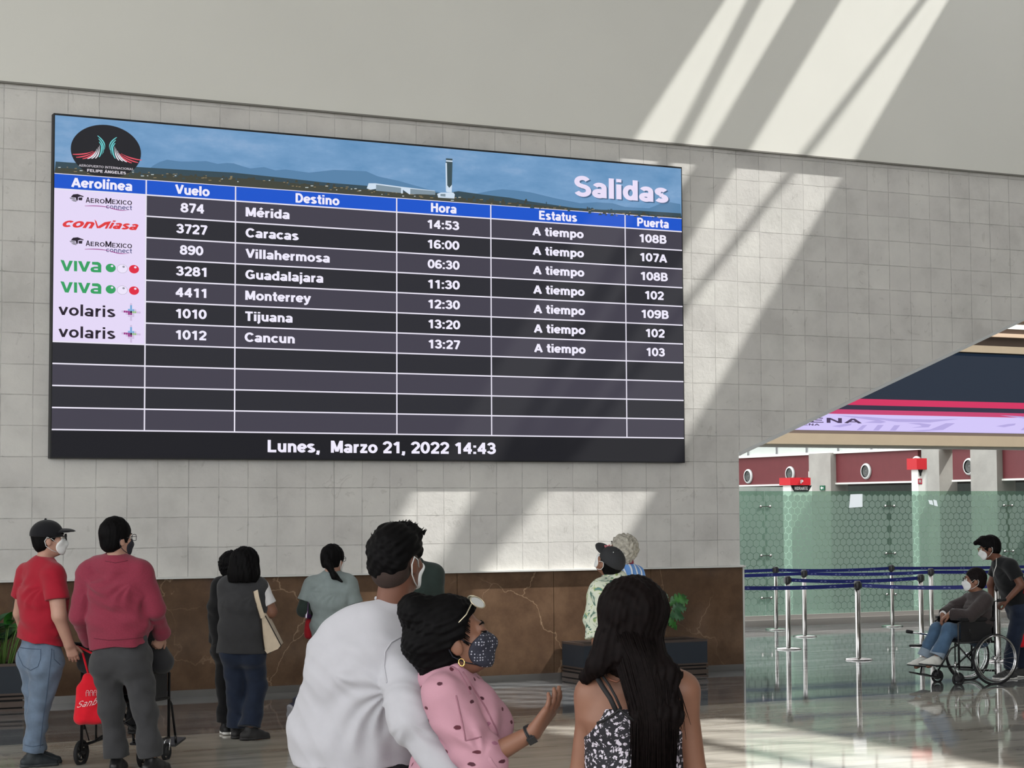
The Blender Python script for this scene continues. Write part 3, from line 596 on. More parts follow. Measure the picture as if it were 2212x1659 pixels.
# round air nozzles
def nozzle(px, py, label):
    c = on_x(px, py, XR); e = empty('air_nozzle', c, label, 'vent', 'round air nozzles on the red panels')
    m = MB(); m.lathe([(0.125, 0), (0.165, 0), (0.165, 0.03), (0.15, 0.05), (0.125, 0.05)], c, (-1, 0, 0), 28); m.build('rim', mat('pale grey ring', (190, 192, 190), 0.4), e)
    m = MB(); m.lathe([(0.127, 0.005), (0.127, 0.015), (0.10, 0.035), (0.085, 0.012), (0.06, 0.035), (0.045, 0.012), (0.02, 0.03), (0.001, 0.03)], c, (-1, 0, 0), 24); m.build('grille', mat('dark grey grille', (84, 86, 84), 0.5), e)
for px, py, l in ((1618, 1029, 'round air nozzle on the red panel, closest to the stone wall edge'), (1708.5, 1023.5, 'round air nozzle on the red panel just above the red hydrant sign'), (1872.5, 1018, 'round air nozzle in the middle of the wide red panel between piers'),
                  (1982, 1003, 'round air nozzle half hidden by the narrow white fire pillar'), (2095.5, 1008, 'round air nozzle on the narrow red panel between two piers')): nozzle(px, py, l)
# hydrant pillar with its red head
REDS = mat('signal red', (178, 28, 38), 0.45); WPL = mat('white pillar paint', (222, 222, 218), 0.5); BLK = mat('black enamel', (26, 26, 28), 0.5)
y0 = 33.2
def box_px(mb, px0, px1, py0, py1, y, dep, mi=0):
    a = on_y(px0, py1, y); b = on_y(px1, py0, y); mb.box((a[0], y, a[2]), (b[0], y+dep, b[2]), mi); return a, b
hy = empty('hydrant_pillar', on_y(1734, 1060, y0)*V(1, 1, 0), 'white hydrant pillar with wide red head behind the glass partition', 'sign', 'fire point pillars')
m = MB(); a = on_y(1709, 1048, y0); b = on_y(1754, 1048, y0); m.box((a[0], y0, 0), (b[0], y0+0.3, a[2])); m.build('pillar', WPL, hy)
m = MB(); box_px(m, 1707, 1751, 1032, 1048, y0-0.05, 0.4); hd = m.build('red_head', REDS, hy)
m = MB(); q = [on_y(x, y, y0-0.01) for x, y in ((1708, 1048.5), (1754, 1048.5), (1746, 1062), (1716, 1062))]; m.prism(q, (0, 0.008, 0)); sg = m.build('name_plate', BLK, hy)
m = MB(); tp = lambda u, v: (u, y0-0.014, v); a = on_y(1716, 1058.5, y0); b = on_y(1744, 1058.5, y0); put_text(m, 'HIDRANTE', tp, a[0], b[0], a[2], 0.072, 0.01)
m.build('lettering', mat('white sign letters', (230, 230, 228), 0.5), sg)
m = MB(); tp = lambda u, v: (u, y0-0.056, v); a = on_y(1726, 1044.5, y0); b = on_y(1732, 1044.5, y0); put_text(m, 'P', tp, a[0], b[0], a[2], 0.075, 0.02); m.build('lettering', mat('white sign letters', (230, 230, 228), 0.5), hd)
y1 = 29.2
hy = empty('call_pillar', on_y(1992, 1060, y1)*V(1, 1, 0), 'narrow white fire pillar with red head beside the grey pier', 'sign', 'fire point pillars')
m = MB(); a = on_y(1983, 1014, y1); b = on_y(2003.5, 1014, y1); m.box((a[0], y1, 0), (b[0], y1+0.2, a[2])); m.build('pillar', WPL, hy)
m = MB(); box_px(m, 1980.5, 2002, 990, 1014, y1-0.04, 0.3); m.build('red_head', REDS, hy)
m = MB(); m.prism([on_y(x, y, y1-0.006) for x, y in ((1983, 1014.5), (1994, 1014.5), (1991, 1021), (1990, 1028), (1987, 1028), (1986, 1021))], (0, .004, 0)); m.build('arrow_mark', BLK, hy)
m = MB(); box_px(m, 1983, 1992, 1034, 1045.5, y1-0.006, 0.004); hp = m.build('letter_plate', mat('crimson plate', (176, 30, 58), 0.5), hy)
m = MB(); a = on_y(1985, 1043, y1-.01); b = on_y(1990, 1043, y1-.01); put_text(m, 'H', lambda u, v: (u, y1-0.009, v), a[0], b[0], a[2], 0.06, 0.02); m.build('lettering', mat('white sign letters', (230, 230, 228), 0.5), hp)
# green exit arrow sign and the white wall speaker
ye = float(on_x(1777, 1054, XR-0.16)[1])
ex = empty('exit_sign', on_x(1777, 1054, XR-0.15), 'small green sign with white arrow on the concrete pier', 'sign')
c = on_x(1777, 1054, XR-0.15); m = MB(); m.box((XR-0.165, c[1]-0.085, c[2]-0.05), (XR-0.141, c[1]+0.085, c[2]+0.05)); m.build('plate', mat('exit green', (24, 92, 66), 0.5), ex)
m = MB(); xx = XR-0.168
for q in ([(0.045, 0), (0.0, 0.035), (0.0, -0.035)], [(0.01, 0.01), (-0.045, 0.01), (-0.045, -0.01), (0.01, -0.01)]): m.poly([(xx, c[1]+a*1.2, c[2]+b) for a, b in q])
m.build('arrow', mat('white sign letters', (230, 230, 228), 0.5), ex)
c = on_x(1757.5, 1024.5, XR); m = MB(); m.box((XR-0.07, c[1]-0.09, c[2]-0.062), (XR-0.0005, c[1]+0.09, c[2]+0.062)); tag(m.build('wall_speaker', WPL), 'small white wall speaker on the red panel beside the first pier', 'speaker')
for i, (px, py) in enumerate(((1951, 1058.5), (1979, 1056), (2187, 1049.5))):
    c = on_x(px, py, 25.2); m = MB(); m.lathe([(0.0, 0), (0.11, 0), (0.11, 0.03), (0.0, 0.03)], V(25.2, c[1], ZR0-0.012), seg=18)
    tag(m.build('ceiling_downlight', mat('lit lamp glass', (255, 250, 235), 0.5, emit=2.5)), ('round ceiling downlight deep behind the wide red panel', 'round ceiling downlight nearest the white call pillar', 'round ceiling downlight right of the last concrete pier')[i], 'lamp', 'ceiling downlights beyond the partition')

# ------------------------------------------------------------------ frosted glass partition
YG, ZG0, ZG1 = 26.15, 0.17, 2.17
def film_mat():
    m = bpy.data.materials.new('frosted film'); m.use_nodes = True; MATS['frosted film'] = m; t = m.node_tree; b = t.nodes['Principled BSDF']; out = t.nodes['Material Output']
    b.inputs['Base Color'].default_value = (*lin((150, 161, 156)), 1); b.inputs['Roughness'].default_value = 0.07; b.inputs['Specular IOR Level'].default_value = 0.5
    tl_ = t.nodes.new('ShaderNodeBsdfTranslucent'); tl_.inputs['Color'].default_value = (*lin((152, 164, 158)), 1)
    tr_ = t.nodes.new('ShaderNodeBsdfTransparent'); tr_.inputs['Color'].default_value = (*lin((214, 232, 222)), 1)
    a = t.nodes.new('ShaderNodeMixShader'); a.inputs[0].default_value = 0.4; t.links.new(b.outputs[0], a.inputs[1]); t.links.new(tl_.outputs[0], a.inputs[2])
    c = t.nodes.new('ShaderNodeMixShader'); c.inputs[0].default_value = 0.42; t.links.new(a.outputs[0], c.inputs[1]); t.links.new(tr_.outputs[0], c.inputs[2]); t.links.new(c.outputs[0], out.inputs['Surface']); return m
def pane_mat():
    m = bpy.data.materials.new('green tinted glass'); m.use_nodes = True; MATS['green tinted glass'] = m; t = m.node_tree; b = t.nodes['Principled BSDF']; out = t.nodes['Material Output']
    b.inputs['Base Color'].default_value = (*lin((120, 140, 132)), 1); b.inputs['Roughness'].default_value = 0.03; b.inputs['Specular IOR Level'].default_value = 0.5
    tr_ = t.nodes.new('ShaderNodeBsdfTransparent'); tr_.inputs['Color'].default_value = (*lin((214, 232, 222)), 1)
    c = t.nodes.new('ShaderNodeMixShader'); c.inputs[0].default_value = 0.86; t.links.new(b.outputs[0], c.inputs[1]); t.links.new(tr_.outputs[0], c.inputs[2]); t.links.new(c.outputs[0], out.inputs['Surface']); return m
FILM, PANE = film_mat(), pane_mat(); STEEL = mat('polished steel', (150, 148, 146), 0.18, metal=1.0)
gx = [14.6]+[float(on_y(px, 1200, YG)[0]) for px in (1653, 1922, 2178)]+[24.6]
mb = MB(); mb.box((14.6, YG-0.09, 0), (24.6, YG+0.09, 0.10)); mb.box((14.6, YG-0.05, 0.10), (24.6, YG+0.05, ZG0)); struct('baseboard_partition', mb, mat('grey metal plinth', (150, 146, 142), 0.4, metal=0.4))
gl = ['frosted hexagon glass panel next to the end of the stone wall', 'frosted hexagon glass panel behind the first three belt posts', 'frosted hexagon glass panel behind the wheelchair and white fire pillar', 'frosted hexagon glass panel at the far end, behind the bending man in black']
hexr = 0.069
for i in range(4):
    x0, x1 = gx[i]+0.006, gx[i+1]-0.006
    e = empty('glass_panel', ((x0+x1)/2, YG, ZG0), gl[i], 'glass partition', 'hexagon glass partition panels')
    m = MB(); m.box((x0, YG-0.006, ZG0), (x1, YG+0.006, ZG1)); m.build('pane', PANE, e)
    m = MB(); dx, dz = hexr*math.sqrt(3), hexr*1.5; yf = YG-0.008; r_in = hexr*0.925
    r = 0; z = ZG0+0.02
    while z < ZG1-0.03:
        x = x0+0.03+(dx/2 if r % 2 else 0)
        while x < x1-0.03:
            pts = [(min(max(x+r_in*math.sin(math.radians(60*k)), x0), x1), yf, min(max(z+r_in*math.cos(math.radians(60*k)), ZG0+0.002), ZG1-0.002)) for k in range(6)]
            m.poly(pts[::-1]); x += dx
        z += dz; r += 1
    m.build('hexagon_film', FILM, e)
    if i < 3:
        for zc in (0.45, 1.13, 1.92):
            m = MB()
            for s in (-0.09, 0.09): m.lathe([(0.0, 0), (0.022, 0), (0.022, 0.02), (0.0, 0.02)], (gx[i+1]+s, YG-0.008, zc), (0, -1, 0), 12)
            m.obox((gx[i+1], YG-0.02, zc), (0.09, 0, 0), (0, 0.004, 0), (0, 0, 0.006)); m.build('clamp', STEEL, e)

for q, l in ((((1837, 1068), (1863, 1067), (1863, 1095), (1834, 1097)), 'upright plain white rectangle high on the glass partition'), (((2005, 1080), (2014, 1081), (2016, 1091), (2008, 1089)), 'small white rectangle on the glass beside the fire pillar'), (((2016, 1079), (2023, 1081), (2026, 1094), (2018, 1092)), 'larger tilted white rectangle on the glass beside the fire pillar')):
    m = MB(); m.prism([on_y(x, y, YG-.0095) for x, y in q], (0, -.001, 0)); tag(m.build('white_rectangle', mat('plain white', (214, 222, 228), .6)), l, 'notice', 'white rectangles on the glass')  # flat white rectangles laid on the glass

# ------------------------------------------------------------------ belt posts
NAVY = mat('navy belt webbing', (14, 24, 98), 0.6, var=0.08, vscale=30); DKH = mat('dark post head', (40, 40, 42), 0.4)
POSTS = dict(a=(17.01, 25.32), b=(14.82, 21.77), c=(16.46, 23.75), d=(14.54, 19.82), e=(19.06, 25.07), f=(16.74, 21.37), g=(18.39, 23.23), h=(15.86, 18.75))
PL = dict(a='steel belt post before the glass, directly under the red hydrant pillar', b='steel belt post in the second row, near the stone wall corner', c='steel belt post standing third from the stone wall corner', d='steel belt post standing alone in front of all the others',
          e='steel belt post standing before the middle joint of the glass partition', f='steel belt post just in front of the knees of the seated man', g='steel belt post behind the seated man in the wheelchair', h='steel belt post between wheelchair back and pushing man')
pobj = {}
for k, (x, y) in POSTS.items():
    e = empty('belt_post', (x, y, 0), PL[k], 'barrier post', 'retractable belt posts'); pobj[k] = e
    m = MB(); m.lathe([(0.0, 0), (0.175, 0), (0.175, 0.008), (0.16, 0.018), (0.05, 0.03), (0.0, 0.03)], (x, y, 0), seg=32); m.build('base', STEEL, e)
    m = MB(); m.lathe([(0.034, 0.02), (0.034, 0.90), (0.0, 0.90)], (x, y, 0), seg=20); m.build('post', STEEL, e)
    m = MB(); m.lathe([(0.0, 0.88), (0.036, 0.88), (0.04, 0.89), (0.04, 0.972), (0.034, 0.98), (0.0, 0.98)], (x, y, 0), seg=20)
    for s in (-1, 1): m.box((x+s*0.036-0.012, y-0.022, 0.89), (x+s*0.036+0.012, y+0.022, 0.96))
    m.build('head', DKH, e)
def belt(k, to, drop=0.02):
    a = V(*POSTS[k], 0.925); b = V(*(POSTS[to] if isinstance(to, str) else to), 0.925); m = MB(); d = unit((b-a)*V(1, 1, 0)); n = V(-d[1], d[0], 0)*0.0012; N = 10
    a = a+d*0.045; b = b-d*0.055
    P = [a+(b-a)*i/N-V(0, 0, drop*4*(i/N)*(1-i/N)) for i in range(N+1)]
    h = V(0, 0, 0.024)
    for i in range(N):
        p, q = P[i], P[i+1]; m.raw([p-h-n, q-h-n, q+h-n, p+h-n, p-h+n, q-h+n, q+h+n, p+h+n], [(0, 1, 2, 3), (7, 6, 5, 4), (0, 4, 5, 1), (3, 2, 6, 7)])
    o = m.build('belt', NAVY, pobj[k]); m = MB()
    for i in range(1, N, 2):                       # small grey wing marks woven into the belt
        c = (P[i]+P[i+1])/2
        for s in (-1, 1):
            for zz in (0.0, 0.008): m.poly([c-n*1.6*np.sign(n[1])+d*s*0.006+V(0, 0, -.006+zz), c-n*1.6*np.sign(n[1])+d*s*0.05+V(0, 0, -.012+zz), c-n*1.6*np.sign(n[1])+d*s*0.03+V(0, 0, 0.0+zz)])
    m.build('woven_mark', mat('grey weave', (96, 104, 150), 0.7), o)
belt('a', (13.2, 25.9)); belt('e', 'a'); belt('e', (22.9, 24.8)); belt('c', (13.0, 24.2)); belt('g', 'c'); belt('g', (22.3, 22.8)); belt('f', 'b', 0.03); belt('d', (12.6, 20.3)); belt('h', 'd', 0.025)
# ------------------------------------------------------------------ soft-body modelling: smooth unions of tapered limbs, meshed as one skin
class Prim:
    def __init__(s, lo, hi, fn): s.lo, s.hi, s.fn = np.asarray(lo, float), np.asarray(hi, float), fn
def cone(a, b, ra, rb, flat=None, cut=None):
    """tapered limb from a to b; flat=(dir, factor) stretches its section; cut ends it square at 'a', 'b' or 'ab'"""
    a = np.asarray(a, float); b = np.asarray(b, float); ba = b-a; L2 = max(ba@ba, 1e-9); L = math.sqrt(L2); r = max(ra, rb); ext = r
    if flat is not None: n = unit(flat[0]); f = flat[1]; ext = r*max(1, f)
    def fn(X, Y, Z):
        x = X-a[0]; y = Y-a[1]; z = Z-a[2]
        if flat is not None:
            e = (x*n[0]+y*n[1]+z*n[2])*(1/f-1); x = x+n[0]*e; y = y+n[1]*e; z = z+n[2]*e
        t = (x*ba[0]+y*ba[1]+z*ba[2])/L2; tc = np.clip(t, 0, 1)
        d = np.sqrt((x-ba[0]*tc)**2+(y-ba[1]*tc)**2+(z-ba[2]*tc)**2)-(ra+(rb-ra)*tc)
        if cut:
            if 'b' in cut: d = np.maximum(d, (t-1)*L)
            if 'a' in cut: d = np.maximum(d, -t*L)
        return d
    return Prim(np.minimum(a, b)-ext, np.maximum(a, b)+ext, fn)
def ell(c, r, axes=None):
    c = np.asarray(c, float); r = np.asarray(r, float) if hasattr(r, '__len__') else np.array([r]*3, float); A = np.eye(3) if axes is None else np.array([unit(q) for q in axes]); e = np.sqrt(((A*r[:, None])**2).sum(0))
    def fn(X, Y, Z):
        x = X-c[0]; y = Y-c[1]; z = Z-c[2]
        q = [(x*A[i][0]+y*A[i][1]+z*A[i][2])/r[i] for i in range(3)]
        k0 = np.sqrt(q[0]**2+q[1]**2+q[2]**2); k1 = np.sqrt((q[0]/r[0])**2+(q[1]/r[1])**2+(q[2]/r[2])**2)+1e-9
        return k0*(k0-1)/k1
    return Prim(c-e, c+e, fn)
def boxp(c, hw, axes, rad=0.01):
    c = np.asarray(c, float); A = np.array([unit(q) for q in axes]); e = (np.abs(A)*np.asarray(hw)[:, None]).sum(0)
    def fn(X, Y, Z):
        x = X-c[0]; y = Y-c[1]; z = Z-c[2]
        q = [np.abs(x*A[i][0]+y*A[i][1]+z*A[i][2])-hw[i]+rad for i in range(3)]
        o = np.sqrt(sum(np.maximum(k, 0)**2 for k in q)); return o+np.minimum(np.maximum(np.maximum(q[0], q[1]), q[2]), 0)-rad
    return Prim(c-e, c+e, fn)
class Field:
    def __init__(s): s.ops = []
    def u(s, prims, k=0.03):
        for p in (prims if isinstance(prims, (list, tuple)) else [prims]): s.ops.append(('u', p, k))
        return s
    def sub(s, prims, k=0.01):
        for p in (prims if isinstance(prims, (list, tuple)) else [prims]): s.ops.append(('s', p, k))
        return s
    def cut(s, pt, n): s.ops.append(('c', np.asarray(pt, float), unit(n))); return s      # keeps the side the normal points away from
    def keep(s, p): s.ops.append(('k', p, 0)); return s
    def wrinkle(s, fn): s.ops.append(('w', fn, 0)); return s
    def mesh(s, name, h, mats, smooth=1):
        us = [o[1] for o in s.ops if o[0] == 'u']; lo = np.min([p.lo for p in us], 0)-0.03; hi = np.max([p.hi for p in us], 0)+0.03
        n = np.ceil((hi-lo)/h).astype(int)+1; ax = [(lo[i]+h*np.arange(n[i])).astype(np.float32) for i in range(3)]
        d = np.full(n, 0.5, np.float32)
        for kind, p, k in s.ops:
            if kind in 'us':
                m = 0.012+k+2*h; i0 = np.clip(((p.lo-m-lo)/h).astype(int), 0, n); i1 = np.clip(((p.hi+m-lo)/h).astype(int)+2, 0, n)
                if (i1 <= i0).any(): continue
                sl = tuple(slice(a, b) for a, b in zip(i0, i1)); X = ax[0][sl[0]][:, None, None]; Y = ax[1][sl[1]][None, :, None]; Z = ax[2][sl[2]][None, None, :]
                q = p.fn(X, Y, Z); a = d[sl]
                if kind == 's': q = -q; hh = np.maximum(k-np.abs(a-q), 0)/max(k, 1e-6); d[sl] = np.maximum(a, q)+hh*hh*k/4
                else: hh = np.maximum(k-np.abs(a-q), 0)/max(k, 1e-6); d[sl] = np.minimum(a, q)-hh*hh*k/4
            else:
                X = ax[0][:, None, None]; Y = ax[1][None, :, None]; Z = ax[2][None, None, :]
                if kind == 'c': np.maximum(d, (X-p[0])*k[0]+(Y-p[1])*k[1]+(Z-p[2])*k[2], out=d)
                elif kind == 'k': np.maximum(d, p.fn(X, Y, Z).astype(np.float32), out=d)
                elif kind == 'w':
                    I = np.nonzero(np.abs(d) < 0.03); d[I] += p(ax[0][I[0]], ax[1][I[1]], ax[2][I[2]]).astype(np.float32)
        return surface(d, lo, h, name, mats, smooth)
def surface(d, lo, h, name, mats, smooth=1):
    sg = d < 0; n = np.array(d.shape); c = np.zeros(n-1, np.uint8)
    sl = lambda o, m: tuple(slice(o[i], m[i]-1+o[i]) for i in range(3))
    cor = [(i, j, k) for i in (0, 1) for j in (0, 1) for k in (0, 1)]
    for o in cor: c += sg[sl(o, n)]
    act = (c > 0) & (c < 8); I = np.array(np.nonzero(act)); N = I.shape[1]
    ids = np.full(n-1, -1, np.int32); ids[act] = np.arange(N)
    pos = np.zeros((3, N)); cnt = np.zeros(N); val = {o: d[I[0]+o[0], I[1]+o[1], I[2]+o[2]].astype(float) for o in cor}
    for a in cor:
        for ax in range(3):
            if a[ax] == 0:
                b = list(a); b[ax] = 1; b = tuple(b); d1, d2 = val[a], val[b]; m = (d1 < 0) != (d2 < 0)
                t = np.where(m, d1/np.where(m, d1-d2, 1), 0)
                for i in range(3): pos[i] += np.where(m, a[i]+(t if i == ax else 0), 0)
                cnt += m
    v = (I+pos/np.maximum(cnt, 1)).T*h+lo; F = []
    for ax in range(3):
        o1, o2 = (ax+1) % 3, (ax+2) % 3
        s0 = [slice(None)]*3; s1 = [slice(None)]*3; s0[ax] = slice(0, -1); s1[ax] = slice(1, None)
        for o in (o1, o2): s0[o] = slice(1, -1); s1[o] = slice(1, -1)
        a, b = sg[tuple(s0)], sg[tuple(s1)]
        for flip in (False, True):
            m = (a & ~b) if not flip else (b & ~a); J = np.array(np.nonzero(m))
            if J.shape[1] == 0: continue
            J[o1] += 1; J[o2] += 1; q = []
            for da, db in ((-1, -1), (0, -1), (0, 0), (-1, 0)):
                K = J.copy(); K[o1] += da; K[o2] += db; q.append(ids[K[0], K[1], K[2]])
            F.append(np.stack(q if not flip else q[::-1], 1))
    F = np.concatenate(F) if F else np.zeros((0, 4), int)
    F = F[(F >= 0).all(1)]
    for _ in range(smooth):                                  # light relaxation
        acc = np.zeros_like(v); w = np.zeros(len(v))
        for i in range(4):
            j = (i+1) % 4
            np.add.at(acc, F[:, i], v[F[:, j]]); np.add.at(w, F[:, i], 1); np.add.at(acc, F[:, j], v[F[:, i]]); np.add.at(w, F[:, j], 1)
        v = v*0.5+0.5*acc/np.maximum(w, 1)[:, None]
    me = bpy.data.meshes.new(name); me.vertices.add(len(v)); me.vertices.foreach_set('co', v.ravel()); me.loops.add(F.size); me.loops.foreach_set('vertex_index', F.ravel().astype(np.int32))
    me.polygons.add(len(F)); me.polygons.foreach_set('loop_start', np.arange(0, F.size, 4, dtype=np.int32)); me.update(calc_edges=True); me.validate()
    me.polygons.foreach_set('use_smooth', np.ones(len(me.polygons), bool))
    for m in (mats if isinstance(mats, (list, tuple)) else [mats]): me.materials.append(m)
    return me
def folds(amp, fx=(9, 4, 14), ph=0.0, fine=0.35):
    """cloth creases: wandering ridges"""
    def fn(X, Y, Z):
        a = np.sin(X*fx[0]+Y*fx[1]+Z*fx[2]+1.7*np.sin(X*7+Z*5+ph)+1.3*np.sin(Y*8-Z*6+ph)); b = np.sin(X*31-Z*37+Y*23+2*np.sin(X*15+Z*11+ph))
        return amp*1.5*(np.abs(a)**1.6*np.sign(a)+fine*b)
    return fn
def radial(c, ax, amp, n=13, fall=.14, ph=0.0, t0=None):
    """creases fanning out from a pulled point such as an armpit or elbow"""
    c = np.asarray(c, float)
    def fn(X, Y, Z):
        a = (X-c[0])*ax[0]+(Y-c[1])*ax[1]; z = Z-c[2]; r = np.sqrt(a*a+z*z); t = np.arctan2(z, a)
        s_ = 1.0 if t0 is None else np.clip(.15+np.cos(t-t0), 0, 1)
        return amp*s_*np.sin(n*t+2.6*np.sin(r*14+ph)+1.5*np.sin(3*t+ph)+ph)*np.exp(-((r-.10)/fall)**2)*np.clip(r/.07, 0, 1)
    return fn
def strands(amp, dirv=(0, 0, 1), f=260):
    """hair ridges running along dirv"""
    dv = unit(dirv); a = unit(np.cross(dv, (0.3, 0.9, 0.1))); b = np.cross(dv, a)
    def fn(X, Y, Z):
        p = X*a[0]+Y*a[1]+Z*a[2]; q = X*b[0]+Y*b[1]+Z*b[2]; r = X*dv[0]+Y*dv[1]+Z*dv[2]
        return amp*(np.sin(p*f+3*np.sin(r*9+q*20))*np.sin(q*f*0.8+2.5*np.sin(r*11+p*16))+0.8*np.sin(p*f*0.37+q*f*0.3+2*np.sin(r*6)))
    return fn
def curls(amp, f=170):
    def fn(X, Y, Z): return amp*np.sin(X*f+2*np.sin(Z*60))*np.sin(Y*f+2*np.sin(X*55))*np.sin(Z*f*0.8+2*np.sin(Y*50))
    return fn
# ------------------------------------------------------------------ people
SKIN = {k: mat('skin '+k, c, 0.5, spec=0.35, var=0.05, vscale=14, bump=0.03, bscale=220) for k, c in dict(light=(176, 136, 119), tan=(131, 92, 74), brown=(108, 71, 56), deep=(108, 72, 54)).items()}
HAIR = {k: mat('hair '+k, c, 0.6, spec=0.06, var=0.35, vscale=60) for k, c in dict(black=(12, 11, 12), dark=(22, 18, 18), brown=(17, 12, 12), grey=(150, 146, 138)).items()}
EYE = [mat('eye white', (222, 216, 208), 0.3), mat('eye dark', (34, 22, 18), 0.25)]
MASKW = mat('white mask cloth', (226, 228, 228), 0.8, bump=0.05); MASKB = mat('dark mask cloth', (36, 38, 48), 0.8)
def dirang(a, pitch=0.0):
    """unit vector: a=0 away from the lens, 90 to the right of it"""
    a = math.radians(a); p = math.radians(pitch); h = HF*math.cos(a)+HR*math.sin(a); return h*math.cos(p)+V(0, 0, math.sin(p))
def hand(wr, d, dor, th, curl=20, s=1.0, spread=0.25, thumb=0.6, curls_=None, tcurl=15):
    """palm, four jointed fingers and a thumb; d finger direction, dor back of the hand, th thumb side"""
    d = unit(d); dor = unit(dor-d*(np.asarray(dor)@d)); th = np.asarray(th, float); th = unit(th-d*(th@d)-dor*(th@dor)); wr = np.asarray(wr, float); P = []
    off = [0.031, 0.010, -0.011, -0.030]; kl = [0.090, 0.093, 0.088, 0.080]; fl = [0.074, 0.082, 0.076, 0.060]; fr = [0.0088, 0.0092, 0.0088, 0.0078]
    for i in range(4):
        kn = wr+(d*kl[i]+th*off[i]+dor*(0.004-abs(off[i])*0.12))*s
        P.append((cone(wr+th*off[i]*0.55*s, kn, 0.0185*s, 0.0125*s), 0.012))
        c = math.radians(curls_[i] if curls_ else curl); a = c*0.8; v = d+th*(off[i]*spread*6); p = kn
        for f_, r0, r1 in ((0.45, 1.12, 1.0), (0.31, 1.0, 0.94), (0.24, 0.94, 0.80)):
            dd = unit(unit(v)*math.cos(a)-dor*math.sin(a)); q = p+dd*fl[i]*f_*s; P.append((cone(p, q, fr[i]*r0*s, fr[i]*r1*s), 0.005)); p = q; a += c
    b = wr+(d*0.022+th*0.024-dor*0.008)*s; v = unit(d*(1-thumb*0.5)+th*thumb-dor*0.25); p = b
    P.append((cone(wr+th*0.008*s, b, 0.018*s, 0.017*s), 0.012))
    for ln, r0, r1 in ((0.040, 0.0165, 0.0125), (0.031, 0.0118, 0.0105), (0.025, 0.0105, 0.0085)):
        q = p+v*ln*s; P.append((cone(p, q, r0*s, r1*s), 0.007)); p = q; t_ = math.radians(tcurl); v = unit(v*math.cos(t_)+d*math.sin(t_)*0.9-th*math.sin(t_)*0.3)
    return P
